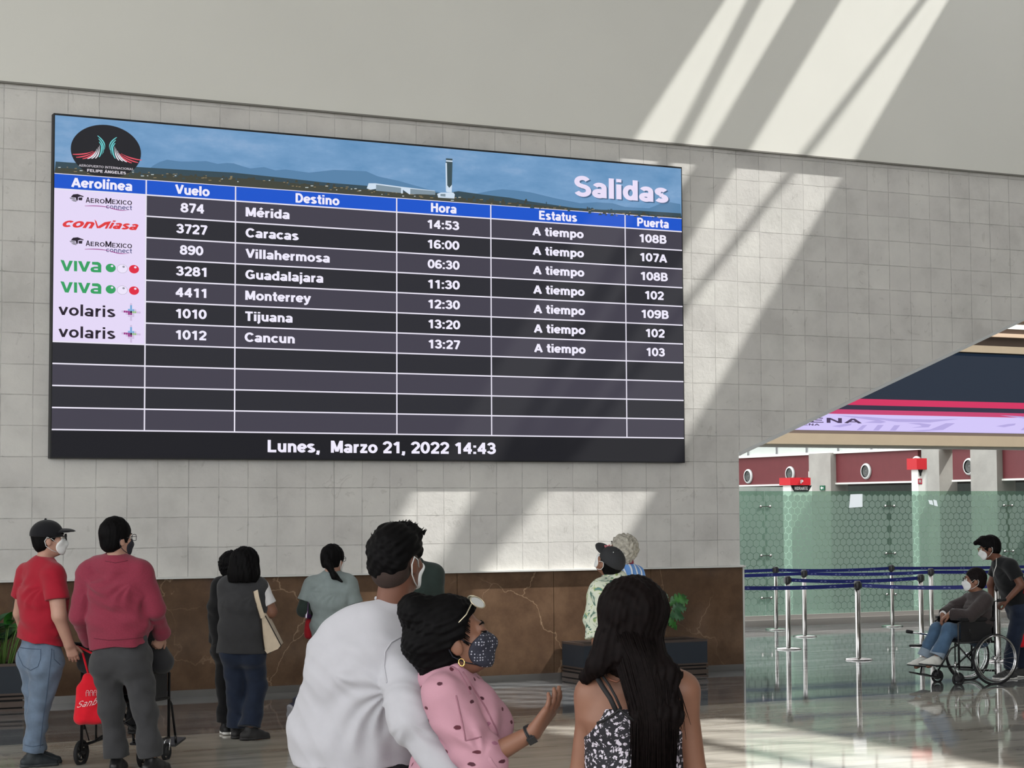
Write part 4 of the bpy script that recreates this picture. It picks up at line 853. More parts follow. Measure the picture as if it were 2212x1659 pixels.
class Person:
    def __init__(s, label, S=None, Z=None, J=None, face=0, pitch=0, tface=0, skin='tan', hs=1.0, build=1.0, h=0.006, roll=0, foot='floor'):
        s.Z = Z if Z else FPX/S; s.h = h; s.b = build; s.hs = hs; s.skin = SKIN[skin]
        s.J = {k: at(v[0], v[1], s.Z+(v[2] if len(v) > 2 else 0)) for k, v in J.items()}
        for k in ('AL', 'AR'):
            if k in s.J and foot == 'floor': s.J[k][2] = 0.085
        s.F = dirang(face, pitch); s.R = unit(np.cross(s.F, V(0, 0, 1))); s.U = np.cross(s.R, s.F)
        if roll: c, q = math.cos(math.radians(roll)), math.sin(math.radians(roll)); s.R, s.U = s.R*c+s.U*q, s.U*c-s.R*q
        s.TF = dirang(tface); j = s.J; s.TR = unit(np.cross(s.TF, V(0, 0, 1)))
        s.pm = (j['HL']+j['HR'])/2; base = V(s.pm[0], s.pm[1], 0)
        if 'AL' in j: base = V(*((j['AL']+j['AR'])/2)[:2], 0)
        s.root = empty('person', base, label, 'person'); s.ext = []; s.arms = True
        s.A = (s.R, s.F, s.U)
    def hp(s, r, f, u): return s.J['H']+(s.R*r+s.F*f+s.U*u)*s.hs
    def head(s, g=0.0):
        k = s.hs; A = s.A; P = s.hp
        return [(ell(P(0, -0.012, 0.032), V(0.076+g, 0.096+g, 0.088+g)*k, A), 0.02), (ell(P(0, 0.030, -0.030), V(0.060+g, 0.064+g, 0.078+g)*k, A), 0.03), (ell(P(0, 0.050, -0.078), V(0.040+g, 0.040+g, 0.032+g)*k, A), 0.03)]
    def face_bits(s):
        k = s.hs; A = s.A; P = s.hp; o = [(cone(P(0, 0.094, 0.012), P(0, 0.112, -0.026), 0.008*k, 0.0125*k), 0.012), (ell(P(0, 0.086, 0.030), V(0.045, 0.012, 0.010)*k, A), 0.02), (ell(P(0, 0.090, -0.058), V(0.024, 0.010, 0.006)*k, A), 0.008), (ell(P(0, 0.088, -0.070), V(0.021, 0.010, 0.006)*k, A), 0.006)]
        for q in (-1, 1):
            o.append((ell(P(q*0.077, -0.008, -0.012), V(0.009, 0.021, 0.032)*k, (s.R, s.F*0.95+s.U*0.2, s.U-s.F*0.2)), 0.008)); o.append((ell(P(q*0.038, 0.066, -0.018), V(0.022, 0.022, 0.02)*k, A), 0.02))
        return o
    def torso(s, g=0.0, st=1.42, rr=(0.112, 0.104, 0.118, 0.078), sh=0.050, trap=True):
        j = s.J; N = j['N']; pm = s.pm; b = s.b; d = N-pm; f = (s.TR, st); W, C, Q = pm+d*0.36, pm+d*0.66, pm+d*0.86
        if 'W' in j: W = j['W']
        if 'C' in j: C = j['C']
        r = [x*b+g for x in rr]
        o = [(cone(pm, W, r[0], r[1], f), 0.05), (cone(W, C, r[1], r[2], f), 0.05), (cone(C, Q, r[2], r[3], f), 0.05), (cone(j['SL'], j['SR'], sh*b+g, sh*b+g), 0.06)]
        if trap:
            for q in ('SL', 'SR'): o.append((cone(N-V(0, 0, 0.028), N*0.25+j[q]*0.75, 0.050*b+g, 0.045*b+g), 0.05))
        return o
    def arm(s, q, g=0.0, t0=0.0, t1=2.0, loose=0.0, cut=None, r=(0.052, 0.043, 0.040, 0.027)):
        """arm limb pieces from t0 to t1 (0 shoulder, 1 elbow, 2 wrist)"""
        S, E, W = s.J['S'+q], s.J['E'+q], s.J['W'+q]; b = s.b; r = [x*b+g for x in r]; o = []
        if t0 < 1:
            e = min(t1, 1.0); m = min(0.22, e*.5); rr = lambda t: r[0]+(r[1]-r[0])*t+loose*t/e
            o.append((cone(S, S+(E-S)*m, rr(0), rr(m)), 0.04)); o.append((cone(S+(E-S)*m*.8, S+(E-S)*e, rr(m*.8), rr(e), cut='b' if (cut and t1 <= 1) else None), 0.012))
        if t1 > 1: e = t1-1; a = max(t0-1, 0); o.append((cone(E+(W-E)*a, E+(W-E)*e, r[2]+(r[3]-r[2])*a, r[2]+(r[3]-r[2])*e+loose, cut=cut), 0.014))
        return o
    def leg(s, q, g=0.0, t1=2.0, r=(0.092, 0.062, 0.058, 0.042), cut=None, flare=0.0, k=0.04):
        H, K, A = s.J['H'+q], s.J['K'+q], s.J['A'+q]; b = s.b; r = [x*b+g for x in r]; e = t1-1
        return [(cone(H, K, r[0], r[1]), k), (cone(K, K+(A-K)*e, r[2], r[2]+(r[3]-r[2])*e+flare, cut=cut), k)]
    def put(s, name, fld, mats, h=None, parent=None, smooth=1):
        return obj(name, fld.mesh(name, h or s.h, mats, smooth), s.root if parent is None else parent)
    def body(s, hands=(), extra=(), arms='LR', core=0.0, legs=True, lids=0.0):
        f = Field()
        for p, k in s.torso(-0.006+core): f.u(p, k)
        f.u(cone(s.J['N']-V(0, 0, 0.04), s.hp(0, -0.012, -0.05), 0.056*s.b, 0.053*s.hs), 0.035)
        for p, k in s.head()+s.face_bits(): f.u(p, k)
        for q in (-1, 1): f.sub(ell(s.hp(q*0.031, 0.096, 0.012), V(0.016, 0.014, 0.010)*s.hs, s.A), 0.012)
        if lids:
            for q in (-1, 1): f.u(ell(s.hp(q*0.032, 0.083, 0.012+lids), V(0.016, 0.0135, 0.012)*s.hs, s.A), 0.004)
        for q in arms:
            for p, k in s.arm(q): f.u(p, k)
        if legs:
            for q in 'LR':
                for p, k in s.leg(q, -0.012): f.u(p, k)
                A = s.J['A'+q]; f.u(cone(A-V(0, 0, 0.03), A+unit(s.toe[q]-A)*0.10-V(0, 0, 0.045), 0.034, 0.026), 0.03)
        for H in hands:
            for p, k in H: f.u(p, k)
        for p, k in extra: f.u(p, k)
        o = s.put('body', f, s.skin)
        for q in (-1, 1):
            m = MB(); c = s.hp(q*0.031, 0.083, 0.012); m.ball(c, 0.0112*s.hs, 12, 8, 0); m.ball(c+s.F*0.0055*s.hs, 0.0072*s.hs, 10, 6, 1); m.build('eye', EYE, s.root)
            m = MB(); m.tube([s.hp(q*0.014, 0.101, 0.030), s.hp(q*0.032, 0.098, 0.036), s.hp(q*0.050, 0.084, 0.032)], [0.003, 0.004, 0.002], 6, flat=None); m.build('eyebrow', HAIR['black'], s.root)
        return o
    def shoes(s, m, msole=None, size=1.0):
        for q in 'LR':
            A = s.J['A'+q]; t = s.toe[q]; d = unit((t-A)*V(1, 1, 0)); up = s.footup[q] if hasattr(s, 'footup') and q in s.footup else V(0, 0, 1); d = unit(d-up*(d@up)*0) if up[2] > .99 else unit(t-A-up*((t-A)@up)); sd = unit(np.cross(d, up))
            g = A-up*0.085*size; f = Field(); P = lambda a, b, c=0: g+(d*a+up*b+sd*c)*size
            f.u([cone(P(-0.055, 0.038), P(0.05, 0.036), 0.036*size, 0.040*size), cone(P(0.04, 0.036), P(0.165, 0.026), 0.041*size, 0.030*size, (sd, 1.18)), cone(P(-0.02, 0.04), P(0.0, 0.105), 0.040*size, 0.041*size, cut='b'), cone(P(0.02, 0.085), P(0.11, 0.045), 0.030*size, 0.03*size)], 0.025)
            f.cut(P(0, 0.012), -up); sh = s.put('shoe', f, m, min(s.h, 0.006))
            f = Field(); f.u([cone(P(-0.058, 0.012), P(0.05, 0.012), 0.037*size, 0.041*size), cone(P(0.05, 0.012), P(0.168, 0.012), 0.042*size, 0.033*size, (sd, 1.15))], 0.02).cut(P(0, 0.024), up).cut(P(0, 0.0), -up); s.put('sole', f, msole or m, min(s.h, 0.006), sh)
    def mask(s, m, strap, bulge=0.012, top=0.004, wide=(0.095, 0.075)):
        f = Field()
        for p, k in s.head(0.007): f.u(p, k)
        for q in (-1, 1): f.u(ell(s.hp(q*0.038, 0.066, -0.018), V(0.029, 0.029, 0.027)*s.hs, s.A), 0.02)
        f.u(ell(s.hp(0, 0.092, -0.035), V(0.026, 0.028+bulge, 0.030)*s.hs, s.A), 0.04).u(ell(s.hp(0, 0.07, -0.085), V(0.03, 0.03, 0.025)*s.hs, s.A), 0.03)
        f.keep(ell(s.hp(0, 0.10, -0.052), V(wide[0], wide[1], 0.056+top)*s.hs, s.A)); mk = s.put('face_mask', f, m, 0.0045 if s.h < 0.0055 else 0.005)
        for q in (-1, 1):
            b = MB(); P = s.hp; b.tube([P(q*0.058, 0.050, -0.025), P(q*0.080, 0.012, 0.008), P(q*0.085, -0.016, 0.020), P(q*0.086, -0.034, -0.005), P(q*0.080, -0.026, -0.040), P(q*0.066, 0.010, -0.070), P(q*0.052, 0.045, -0.088)], 0.0022*s.hs, 6); b.build('ear_loop', strap, mk)
        return mk
    def glasses(s, m, w=0.026, hh=0.019, r=0.0022, lift=0.010, fwd=0.118):
        g = MB(); P = s.hp
        for q in (-1, 1):
            g.tube([P(q*0.034+w*math.copysign(abs(math.cos(t))**0.6, math.cos(t)), fwd-0.004*abs(math.cos(t)), lift+hh*math.copysign(abs(math.sin(t))**0.6, math.sin(t))) for t in np.linspace(0, 2*math.pi, 20, endpoint=False)], r, 6, closed=True)
            g.tube([P(q*(0.034+w), fwd, lift+0.006), P(q*0.076, 0.09, lift+0.008), P(q*0.083, -0.005, 0.012), P(q*0.080, -0.03, -0.008)], r, 6)
        g.tube([P(-0.008, fwd, lift+0.006), P(0, fwd+0.004, lift+0.009), P(0.008, fwd, lift+0.006)], r, 6); return g.build('glasses', m, s.root)
    def hairfield(s, g=0.016, nape=-0.062, fringe=0.058, side=0.0, top=0.0):
        """close head of hair; nape is its lower edge behind, fringe how far it comes over the brow"""
        f = Field()
        f.u(ell(s.hp(0, -0.014, 0.034+top), V(0.078+g, 0.097+g, 0.090+g+top)*s.hs, s.A), 0.02).u(ell(s.hp(0, -0.050, -0.028), V(0.062+g*.6, 0.052+g*.5, 0.060)*s.hs, s.A), 0.03)
        f.sub(ell(s.hp(0, 0.145, -0.045), V(0.110, 0.155-fringe*.5, 0.112)*s.hs, s.A), 0.012)
        for q in (-1, 1): f.sub(ell(s.hp(q*0.092, 0.002, -0.030+side), V(0.034, 0.030, 0.036)*s.hs, s.A), 0.012)
        f.cut(s.hp(0, -0.06, nape), -s.U+s.F*0.35); return f
    def top(s, m, name, sleeve=2.0, g=0.012, loose=0.006, hem=None, hemn=None, amp=0.004, neck=0.0, extra=(), st=1.42, rr=(0.112, 0.104, 0.118, 0.078), sh=0.05, fold=(9, 4, 14), arms='LR', trap=True, ph=0.0, h=None, collar=True):
        f = Field()
        for p, k in s.torso(g, st, rr, sh, trap): f.u(p, k)
        for p, k in extra: f.u(p, k)
        if hem is not None: f.cut(hem, hemn if hemn is not None else V(0, 0, -1))
        f.wrinkle(folds(amp, fold, ph))
        if sleeve > 0:
            for q in arms:
                for p, k in s.arm(q, g+0.002, 0, sleeve, loose, 'b'): f.u(p, k)
            f.wrinkle(folds(amp*.45, (fold[2], fold[0], fold[1]), ph+2))
        for i, q in enumerate(arms):
            c = s.J['S'+q]*.72+s.J['E'+q]*.28+(s.J['N']-s.J['S'+q])*V(.2, .2, 0); f.wrinkle(radial(c, s.TR, amp*.55, 9, .15, i*1.3+ph, -.6 if q == 'L' else math.pi+.6))
        if collar:                                           # neck opening
            n = s.J['N']; ax = unit(s.hp(0, -0.01, -0.05)-n); f.sub(cone(n+ax*(0.062+neck), n+ax*0.22, 0.064*s.b, 0.085*s.b), 0.006)
        return s.put(name, f, m, h)
    def trousers(s, m, g=0.014, t1=1.93, top=None, flare=0.01, amp=0.005, r=(0.092, 0.064, 0.060, 0.046), extra=(), name='trousers', st=1.42, rp=0.112, k=0.035, seat=True, fold=(5, 6, 22)):
        f = Field(); d = unit(s.J['N']-s.pm); f.u(cone(s.pm-d*0.02, s.pm+d*0.16, rp*s.b+g*.6, (rp-.006)*s.b+g*.5, (s.TR, st)), 0.04)
        for q in 'LR':
            for p, kk in s.leg(q, g, t1, r, 'b', flare, k): f.u(p, kk)
            if seat: f.u(ell(s.J['H'+q]-s.TF*0.045-V(0, 0, 0.02), V(0.085, 0.085, 0.10)*s.b), 0.05)
        for p, kk in extra: f.u(p, kk)
        if top is not None: f.cut(top, V(0, 0, 1))
        f.wrinkle(folds(amp, fold, 1.0)); return s.put(name, f, m)
    def report(s, nm):
        j = s.J; L = lambda a, b: round(float(np.linalg.norm(j[a]-j[b])), 2)
        print('BONES', nm, {k: L(*k.split('-')) for k in ('SL-SR', 'SL-EL', 'EL-WL', 'SR-ER', 'ER-WR', 'HL-KL', 'KL-AL', 'HR-KR', 'KR-AR', 'N-H') if all(x in j for x in k.split('-'))}, 'top', round(float(s.hp(0, 0, .12)[2]), 2), 'hip', round(float(s.pm[2]), 2), 'base', np.round(s.root.location, 2))

from mathutils.bvhtree import BVHTree
def on_mesh(o, pts, lift=0.002):
    """where sight lines through photograph points meet a modelled surface"""
    me = o.data; T = Vector((0, 0, 0)); q = o
    while q is not None: T += q.location; q = q.parent
    b = BVHTree.FromPolygons([v.co+T for v in me.vertices], [tuple(f.vertices) for f in me.polygons]); out = []
    for p in pts:
        d = Vector(ray(p[0], p[1])).normalized(); h = b.ray_cast(Vector(CAM), d)
        if h[0] is not None: out.append(np.array(h[0])+np.array(h[1])*lift)
    return out
def seam(parent, pts, m, r=0.002, name='seam', n=4, lift=0.001):
    P = []
    for a, b in zip(pts[:-1], pts[1:]): P += [(a[0]+(b[0]-a[0])*i/n, a[1]+(b[1]-a[1])*i/n) for i in range(n)]
    P = on_mesh(parent, P+[pts[-1]], lift)
    if len(P) > 1: mb = MB(); mb.tube(P, r, 6); return mb.build(name, m, parent)
CLOTH = lambda n, c, **k: mat(n, c, 0.85, spec=0.15, var=k.get('var', 0.07), vscale=k.get('vs', 18), bump=k.get('bump', 0.12), bscale=k.get('bs', 350), sheen=0.15)
def fdepth(px, py): return float((on_floor(px, py)-CAM)@CF)
def feet(p, aL, aR, ln=0.16):
    p.toe = {}
    for q, a in (('L', aL), ('R', aR)): t = p.J['A'+q]+dirang(a)*ln; t[2] = 0.02; p.toe[q] = t
def side_pt(p, q, f): return p.J[q]
def cap_on(p, m, brim=0.16, mbrim=None):
    f = Field(); A = p.A; k = p.hs
    f.u(ell(p.hp(0, -0.012, 0.040), V(0.093, 0.113, 0.098)*k, A), 0.02).cut(p.hp(0, 0.0, 0.022), -p.U-p.F*0.10)
    c = p.put('cap', f, m, 0.005)
    f = Field(); f.u(ell(p.hp(0, 0.092, 0.038), V(0.082, 0.094, 0.032)*k, A), 0.01).sub(ell(p.hp(0, 0.088, 0.020), V(0.095, 0.120, 0.036)*k, A), 0.004).sub(ell(p.hp(0, -0.012, 0.03), V(0.085, 0.105, 0.09)*k, A), 0.002)
    p.put('brim', f, mbrim or m, 0.0042, c)
    b = MB(); b.ball(p.hp(0, -0.012, 0.139), 0.009*k, 10, 6); b.build('button', m, c); return c
PEOPLE = {}
# ---- man in the red T-shirt and black cap
Z = fdepth(88, 1654)
p = Person('man in red T-shirt, light blue jeans and black cap', Z=Z, face=72, pitch=4, tface=48, skin='light', build=1.12, hs=1.1, J=dict(
    H=(105, 1166), N=(95, 1208, .02), SL=(58, 1240, .12), SR=(118, 1245, -.14), EL=(42, 1325, .18), WL=(58, 1388, .30), ER=(128, 1330, -.20), WR=(149, 1392, -.14),
    HL=(76, 1425, .06), HR=(104, 1425, -.08), KL=(78, 1520, .10), KR=(85, 1525, -.06), AL=(76, 1622, .12), AR=(70, 1622, -.06)))
feet(p, 75, 62); PEOPLE['p1'] = p; p.report('p1')
p.body([hand(p.J['WR'], p.J['WR']-p.J['ER']+V(0, 0, -.05)+HR*.02, -HF+HR*.3, HR*.8+HF*.3, 24, 1.0), hand(p.J['WL'], V(0, 0, -1), -HR, HF, 25)], extra=[(cone(p.J['SR']*.5+p.J['ER']*.5, p.J['ER'], .060, .052), .02), (cone(p.J['ER'], p.J['WR'], .052, .034), .02)])
h = p.hairfield(0.006, -0.075, 0.03); h.wrinkle(strands(.0015)); p.put('hair', h, HAIR['black'])
cap_on(p, CLOTH('black cap cloth', (22, 22, 26)))
p.mask(MASKW, MASKW); p.glasses(mat('black spectacle frame', (24, 24, 26), 0.35), w=0.028, hh=0.021, r=0.0032)
RT = CLOTH('red cotton', (150, 25, 43))
p.top(RT, 'shirt', sleeve=0.60, g=0.018, loose=0.024, hem=p.pm+V(0, 0, 0.135), hemn=V(0, 0, -1)-HR*0.22, amp=0.008, rr=(0.128, 0.128, 0.122, 0.08), st=1.3, extra=[(ell(p.pm+p.TF*0.06+V(0, 0, .16), V(.14, .10, .16), (p.TR, p.TF, V(0, 0, 1))), 0.06)])
tr = p.trousers(CLOTH('washed blue denim', (97, 112, 131), var=0.2, vs=11), g=0.014, flare=0.014, amp=0.0055, rp=0.112, r=(0.094, 0.062, 0.058, 0.044))
SEA = mat('dark denim seam', (62, 78, 98), .8)
for q in ([(38, 1398), (60, 1401), (88, 1403), (88, 1422), (82, 1440), (66, 1448), (50, 1438), (40, 1416), (38, 1398)], [(112, 1402), (108, 1440), (101, 1500), (92, 1560), (86, 1615)], [(116, 1404), (117, 1424), (130, 1436)], [(48, 1608), (70, 1613), (93, 1609)]): seam(tr, q, SEA, .0026)
p.shoes(mat('black trainer', (34, 40, 44), 0.6, var=0.2, vscale=30), mat('dark rubber sole', (48, 52, 54), 0.6))
# ---- man in the maroon jumper
Z = fdepth(285, 1666)
p = Person('man in maroon long-sleeved jumper and dark grey trousers pushing a transport chair', Z=Z, face=46, pitch=2, tface=12, skin='light', build=1.12, hs=1.1, J=dict(
    H=(252, 1166), N=(250, 1206), SL=(192, 1236, .06), SR=(306, 1236, -.03), EL=(172, 1332, .04), WL=(196, 1390, .26), ER=(334, 1316, -.02), WR=(351, 1374, .20),
    HL=(232, 1425, .02), HR=(292, 1425, -.02), KL=(241, 1530, .02), KR=(313, 1532, -.03), AL=(252, 1640, .02), AR=(327, 1645, -.06)))
feet(p, 5, 30); PEOPLE['p2'] = p; p.report('p2')
p.body([hand(p.J['WR'], V(0, 0, -.75)-HR*.45+HF*.2, HR*.5-HF*.6+V(0, 0, .3), HF+HR*.2, 60, 1.0), hand(p.J['WL'], V(0, 0, -.6)+HR*.4+HF*.5, -HR, HF, 50)])
h = p.hairfield(0.015, -0.080, 0.045, top=0.01); h.wrinkle(strands(.002)); p.put('hair', h, HAIR['black'])
p.mask(MASKB, MASKB); p.glasses(mat('grey wire frame', (70, 70, 72), 0.3, metal=.6), w=0.026, hh=0.021, r=0.0022)
jp = p.top(CLOTH('maroon knit', (130, 48, 66), var=0.09, vs=120), 'jumper', sleeve=1.93, g=0.018, loose=0.012, hem=p.pm+V(0, 0, 0.10), hemn=V(0, 0, -1)+HR*.10, amp=0.008, rr=(0.124, 0.118, 0.122, 0.078), st=1.45)
seam(jp, [(204, 1379), (235, 1383), (270, 1381), (318, 1376)], mat('maroon rib edge', (98, 32, 48), .9), .0028)
seam(jp, [(228, 1212), (250, 1216), (276, 1211)], mat('maroon rib edge', (98, 32, 48), .9), .0025)
p.trousers(CLOTH('charcoal jersey', (58, 58, 60)), g=0.026, flare=0.012, amp=0.006, rp=0.116, r=(0.090, 0.056, 0.052, 0.046))
p.shoes(mat('black leather shoe', (30, 30, 32), 0.4))
# ---- woman in the charcoal waistcoat
Z = fdepth(535, 1596)
p = Person('woman with black bob in charcoal waistcoat, white T-shirt and blue jeans', Z=Z, face=15, tface=10, skin='tan', build=1.05, hs=1.02, J=dict(
    H=(531, 1222), N=(524, 1254), SL=(492, 1268, .03), SR=(562, 1268, -.02), EL=(486, 1325, .05), WL=(500, 1350, .24), ER=(585, 1321, .0), WR=(572, 1338, .22),
    HL=(505, 1408, .02), HR=(548, 1408, -.02), KL=(510, 1488, .02), KR=(555, 1484, .03), AL=(514, 1574, .05), AR=(539, 1576, -.08)))
feet(p, 20, 55); PEOPLE['p3'] = p; p.report('p3')
p.body([hand(p.J['WR'], HF+V(0, 0, .1), V(0, 0, 1), -HR, 40, .95), hand(p.J['WL'], HF, V(0, 0, 1), HR, 40, .95)], extra=[(cone(p.J['SR']*.6+p.J['ER']*.4, p.J['ER'], .056, .052), .02), (cone(p.J['ER'], p.J['WR'], .050, .034), .02)])
h = p.hairfield(0.030, -0.11, 0.05, -0.3); h.u([cone(p.hp(0, -0.035, 0.04), p.hp(0, -0.04, -0.075), 0.112, 0.115, (p.R, 1.08)), cone(p.hp(0, -.05, -.06), p.hp(0, -.045, -.10), .118, .112, (p.R, 1.1))], 0.03).cut(p.hp(0, 0, -0.128), -p.U).sub(ell(p.hp(0, 0.14, -0.06), V(.08, .1, .12), p.A), .02); h.wrinkle(strands(.004, f=190)); p.put('hair', h, HAIR['black'])
p.mask(MASKW, MASKW)
p.top(CLOTH('white cotton', (214, 212, 214)), 't_shirt', sleeve=0.72, g=0.010, loose=0.014, hem=p.pm+V(0, 0, .06), amp=0.003, arms='R')
p.top(CLOTH('charcoal felt', (54, 54, 56)), 'waistcoat', sleeve=0, g=0.026, hem=p.pm+V(0, 0, -.005), amp=0.004, rr=(0.132, 0.118, 0.118, 0.082), st=1.36, extra=[(p.arm('L', 0.02, 0, 0.6)[0][0], 0.04)])
p.trousers(CLOTH('dark blue denim', (33, 41, 58), var=0.14), g=0.014, flare=0.03, amp=0.004)
p.shoes(mat('dark grey slip-on', (44, 43, 44), 0.6), size=.95)
# ---- person all in black beside her
Z = fdepth(490, 1586)
p = Person('person with curly black hair dressed all in black, half hidden by the waistcoat woman', Z=Z, face=-10, tface=0, skin='tan', hs=1.0, build=.95, J=dict(
    H=(499, 1228), N=(498, 1256), SL=(476, 1268), SR=(522, 1268), EL=(468, 1330, .0), WL=(466, 1388, .05), ER=(530, 1330, .0), WR=(528, 1385, .05),
    HL=(486, 1405), HR=(514, 1405), KL=(487, 1490), KR=(510, 1490), AL=(488, 1568), AR=(510, 1568)))
feet(p, -15, 15); p.report('p4')
p.body([hand(p.J['WL'], V(0, 0, -1), -HR, HF, 35, .9), hand(p.J['WR'], V(0, 0, -1), HR, HF, 35, .9)])
h = p.hairfield(0.030, -0.10, 0.05, -.3); h.wrinkle(curls(.010, 95)); p.put('hair', h, HAIR['black']); p.mask(MASKB, MASKB)
BK = CLOTH('black wool', (20, 20, 22))
p.top(BK, 'jacket', sleeve=2.0, g=0.020, loose=0.016, hem=p.pm+V(0, 0, -.05)); p.trousers(BK, g=.012, flare=.02); p.shoes(mat('black canvas shoe', (24, 24, 26), .6), mat('white rubber sole', (220, 218, 214), .5), .95)
# ---- woman with ponytail in the grey tee
Z = fdepth(735, 1592)
p = Person('woman with ponytail in grey T-shirt over dark green sleeves, walking towards the wall', Z=Z, face=22, tface=30, skin='light', hs=1.02, build=.98, J=dict(
    H=(719, 1211), N=(713, 1240), SL=(675, 1263, .05), SR=(752, 1263, -.05), EL=(656, 1318, .02), WL=(682, 1332, .20), ER=(768, 1325, -.05), WR=(764, 1336, .18),
    HL=(694, 1402, .04), HR=(732, 1402, -.03), KL=(690, 1478, -.05), KR=(738, 1482, .12), AL=(640, 1532, -.22), AR=(737, 1574, .14)))
p.J['AL'] = at(640, 1528, Z-.25)
feet(p, 40, 40); p.toe['L'] = at(634, 1558, Z-.20); p.footup = {'L': unit(p.J['KL']-p.J['AL'])}; p.report('p5')
p.body([hand(p.J['WL'], HR+HF*.5, -HF, V(0, 0, 1), 40, .92), hand(p.J['WR'], HF, HR, V(0, 0, 1), 40, .92)])
h = p.hairfield(0.016, -0.055, 0.05); h.u([cone(p.hp(.0, -.10, .035), p.hp(.03, -.135, -.03), .034, .030), cone(p.hp(.03, -.135, -.03), p.hp(.085, -.13, -.125), .030, .022), cone(p.hp(.085, -.13, -.125), p.hp(.145, -.12, -.165), .022, .008)], .03); h.wrinkle(strands(.003)); p.put('hair', h, HAIR['black'])
p.mask(MASKW, MASKW); p.glasses(mat('black spectacle frame', (24, 24, 26), 0.35))
p.top(CLOTH('dark green jersey', (38, 48, 44)), 'undershirt', sleeve=1.95, g=.006, loose=.012, hem=p.pm+V(0, 0, .15), neck=.025, amp=.003)
p.top(CLOTH('sage grey cotton', (122, 132, 132)), 't_shirt', sleeve=.66, g=.016, loose=.02, hem=p.pm+V(0, 0, .03), amp=.006)
p.trousers(CLOTH('navy twill', (38, 40, 58)), g=.014, flare=.02); p.shoes(mat('navy trainer', (44, 44, 62), .6), mat('grey foam sole', (150, 150, 156), .6), .95)
# ---- person in the dark green jacket hidden behind the foreground man
Z = fdepth(915, 1588)
p = Person('person in dark green jacket, mostly hidden behind the man in white', Z=Z, face=10, tface=5, skin='tan', hs=.95, J=dict(
    H=(886, 1180), N=(890, 1216), SL=(856, 1240), SR=(938, 1240), EL=(846, 1320), WL=(850, 1370, .1), ER=(940, 1320), WR=(935, 1375, .12), HL=(878, 1400), HR=(916, 1400), KL=(878, 1485), KR=(916, 1485), AL=(878, 1570), AR=(918, 1570)))
feet(p, 0, 15); p.report('p6')
p.body([hand(p.J['WL'], V(0, 0, -1), -HR, HF, 30, .92), hand(p.J['WR'], V(0, 0, -1), HR, HF, 30, .92)])
h = p.hairfield(.014); h.wrinkle(strands(.002)); p.put('hair', h, HAIR['black']); p.mask(MASKW, MASKW)
p.top(CLOTH('dark green shell', (40, 50, 47)), 'jacket', g=.024, loose=.014, hem=p.pm+V(0, 0, -.03), neck=.03, extra=[(ell(p.J['N']-p.TF*.05+V(0, 0, .02), V(.10, .07, .05), (p.TR, p.TF, V(0, 0, 1))), .05)])
p.trousers(CLOTH('navy twill', (38, 40, 58))); p.shoes(mat('black canvas shoe', (24, 24, 26), .6))
# ---- woman in the black cap and the grey-haired man looking up
Z = 14.6
p = Person('woman in black cap and green-and-white patterned blouse looking up, behind the long-haired girl', Z=Z, face=-42, pitch=40, tface=-35, skin='tan', hs=1.0, J=dict(
    H=(1316, 1216), N=(1326, 1246), SL=(1298, 1274, -.10), SR=(1352, 1272, .10), EL=(1283, 1336, -.10), WL=(1286, 1390, -.16), ER=(1372, 1330, .12), WR=(1360, 1380, .0), HL=(1312, 1400, -.05), HR=(1345, 1400, .05), KL=(1310, 1512, -.06), KR=(1345, 1512, .06), AL=(1312, 1560, -.05), AR=(1345, 1560, .05)))
feet(p, -50, -30); p.report('p10')
p.body([hand(p.J['WL'], V(0, 0, -1)+HR*.3, -HR-HF*.5, HF-HR*.3, 45, 1.0), hand(p.J['WR'], V(0, 0, -1), HF, HR, 30)])
h = p.hairfield(.008, -.08, .03); h.u(ell(p.hp(0, -.115, -.085), .042), .02).wrinkle(curls(.004, 150)); p.put('hair', h, HAIR['black'])
CAPB = mat('black cap twill', (36, 37, 40), .8, var=.1, bump=.15, bscale=200); c = cap_on(p, CAPB)
m = MB()
for q in (-1, 1):
    for f_, u_ in ((-.085, .085), (-.02, .125)): m.ball(p.hp(q*.05, f_, u_), .0045, 8, 6)
m.build('eyelet', mat('silver eyelet', (220, 220, 222), .3, metal=.8), c)
m = MB()
for t_ in np.linspace(-.5, .5, 7): m.ball(p.hp(t_*.07, .098-abs(t_)*.02, .085+.01*math.sin(t_*9)), (.008, .006, .006), 8, 6)
m.build('pink_embroidery', mat('pink thread', (206, 120, 128), .7), c); p.mask(MASKW, MASKW)
def m_leafprint():
    s = Tree('leaf print blouse'); tc = s.n('TexCoord'); n = s.n('TexNoise', {'Vector': tc.outputs['Object'], 'Scale': 9.0, 'Detail': 2.0, 'Distortion': 2.2})
    c = s.ramp(n.outputs['Fac'], [(0.36, lin((70, 104, 92))), (0.42, lin((196, 204, 186))), (0.58, lin((206, 208, 192))), (0.62, lin((150, 170, 100))), (0.68, lin((90, 130, 130)))]); s.to(c, 'Base Color'); s.b.inputs['Roughness'].default_value = .8; return s.m
p.top(m_leafprint(), 'blouse', sleeve=1.8, g=.022, loose=.02, hem=p.pm+V(0, 0, -.02), amp=.006)
p.trousers(CLOTH('black denim', (36, 36, 40))); p.shoes(mat('black canvas shoe', (24, 24, 26), .6))
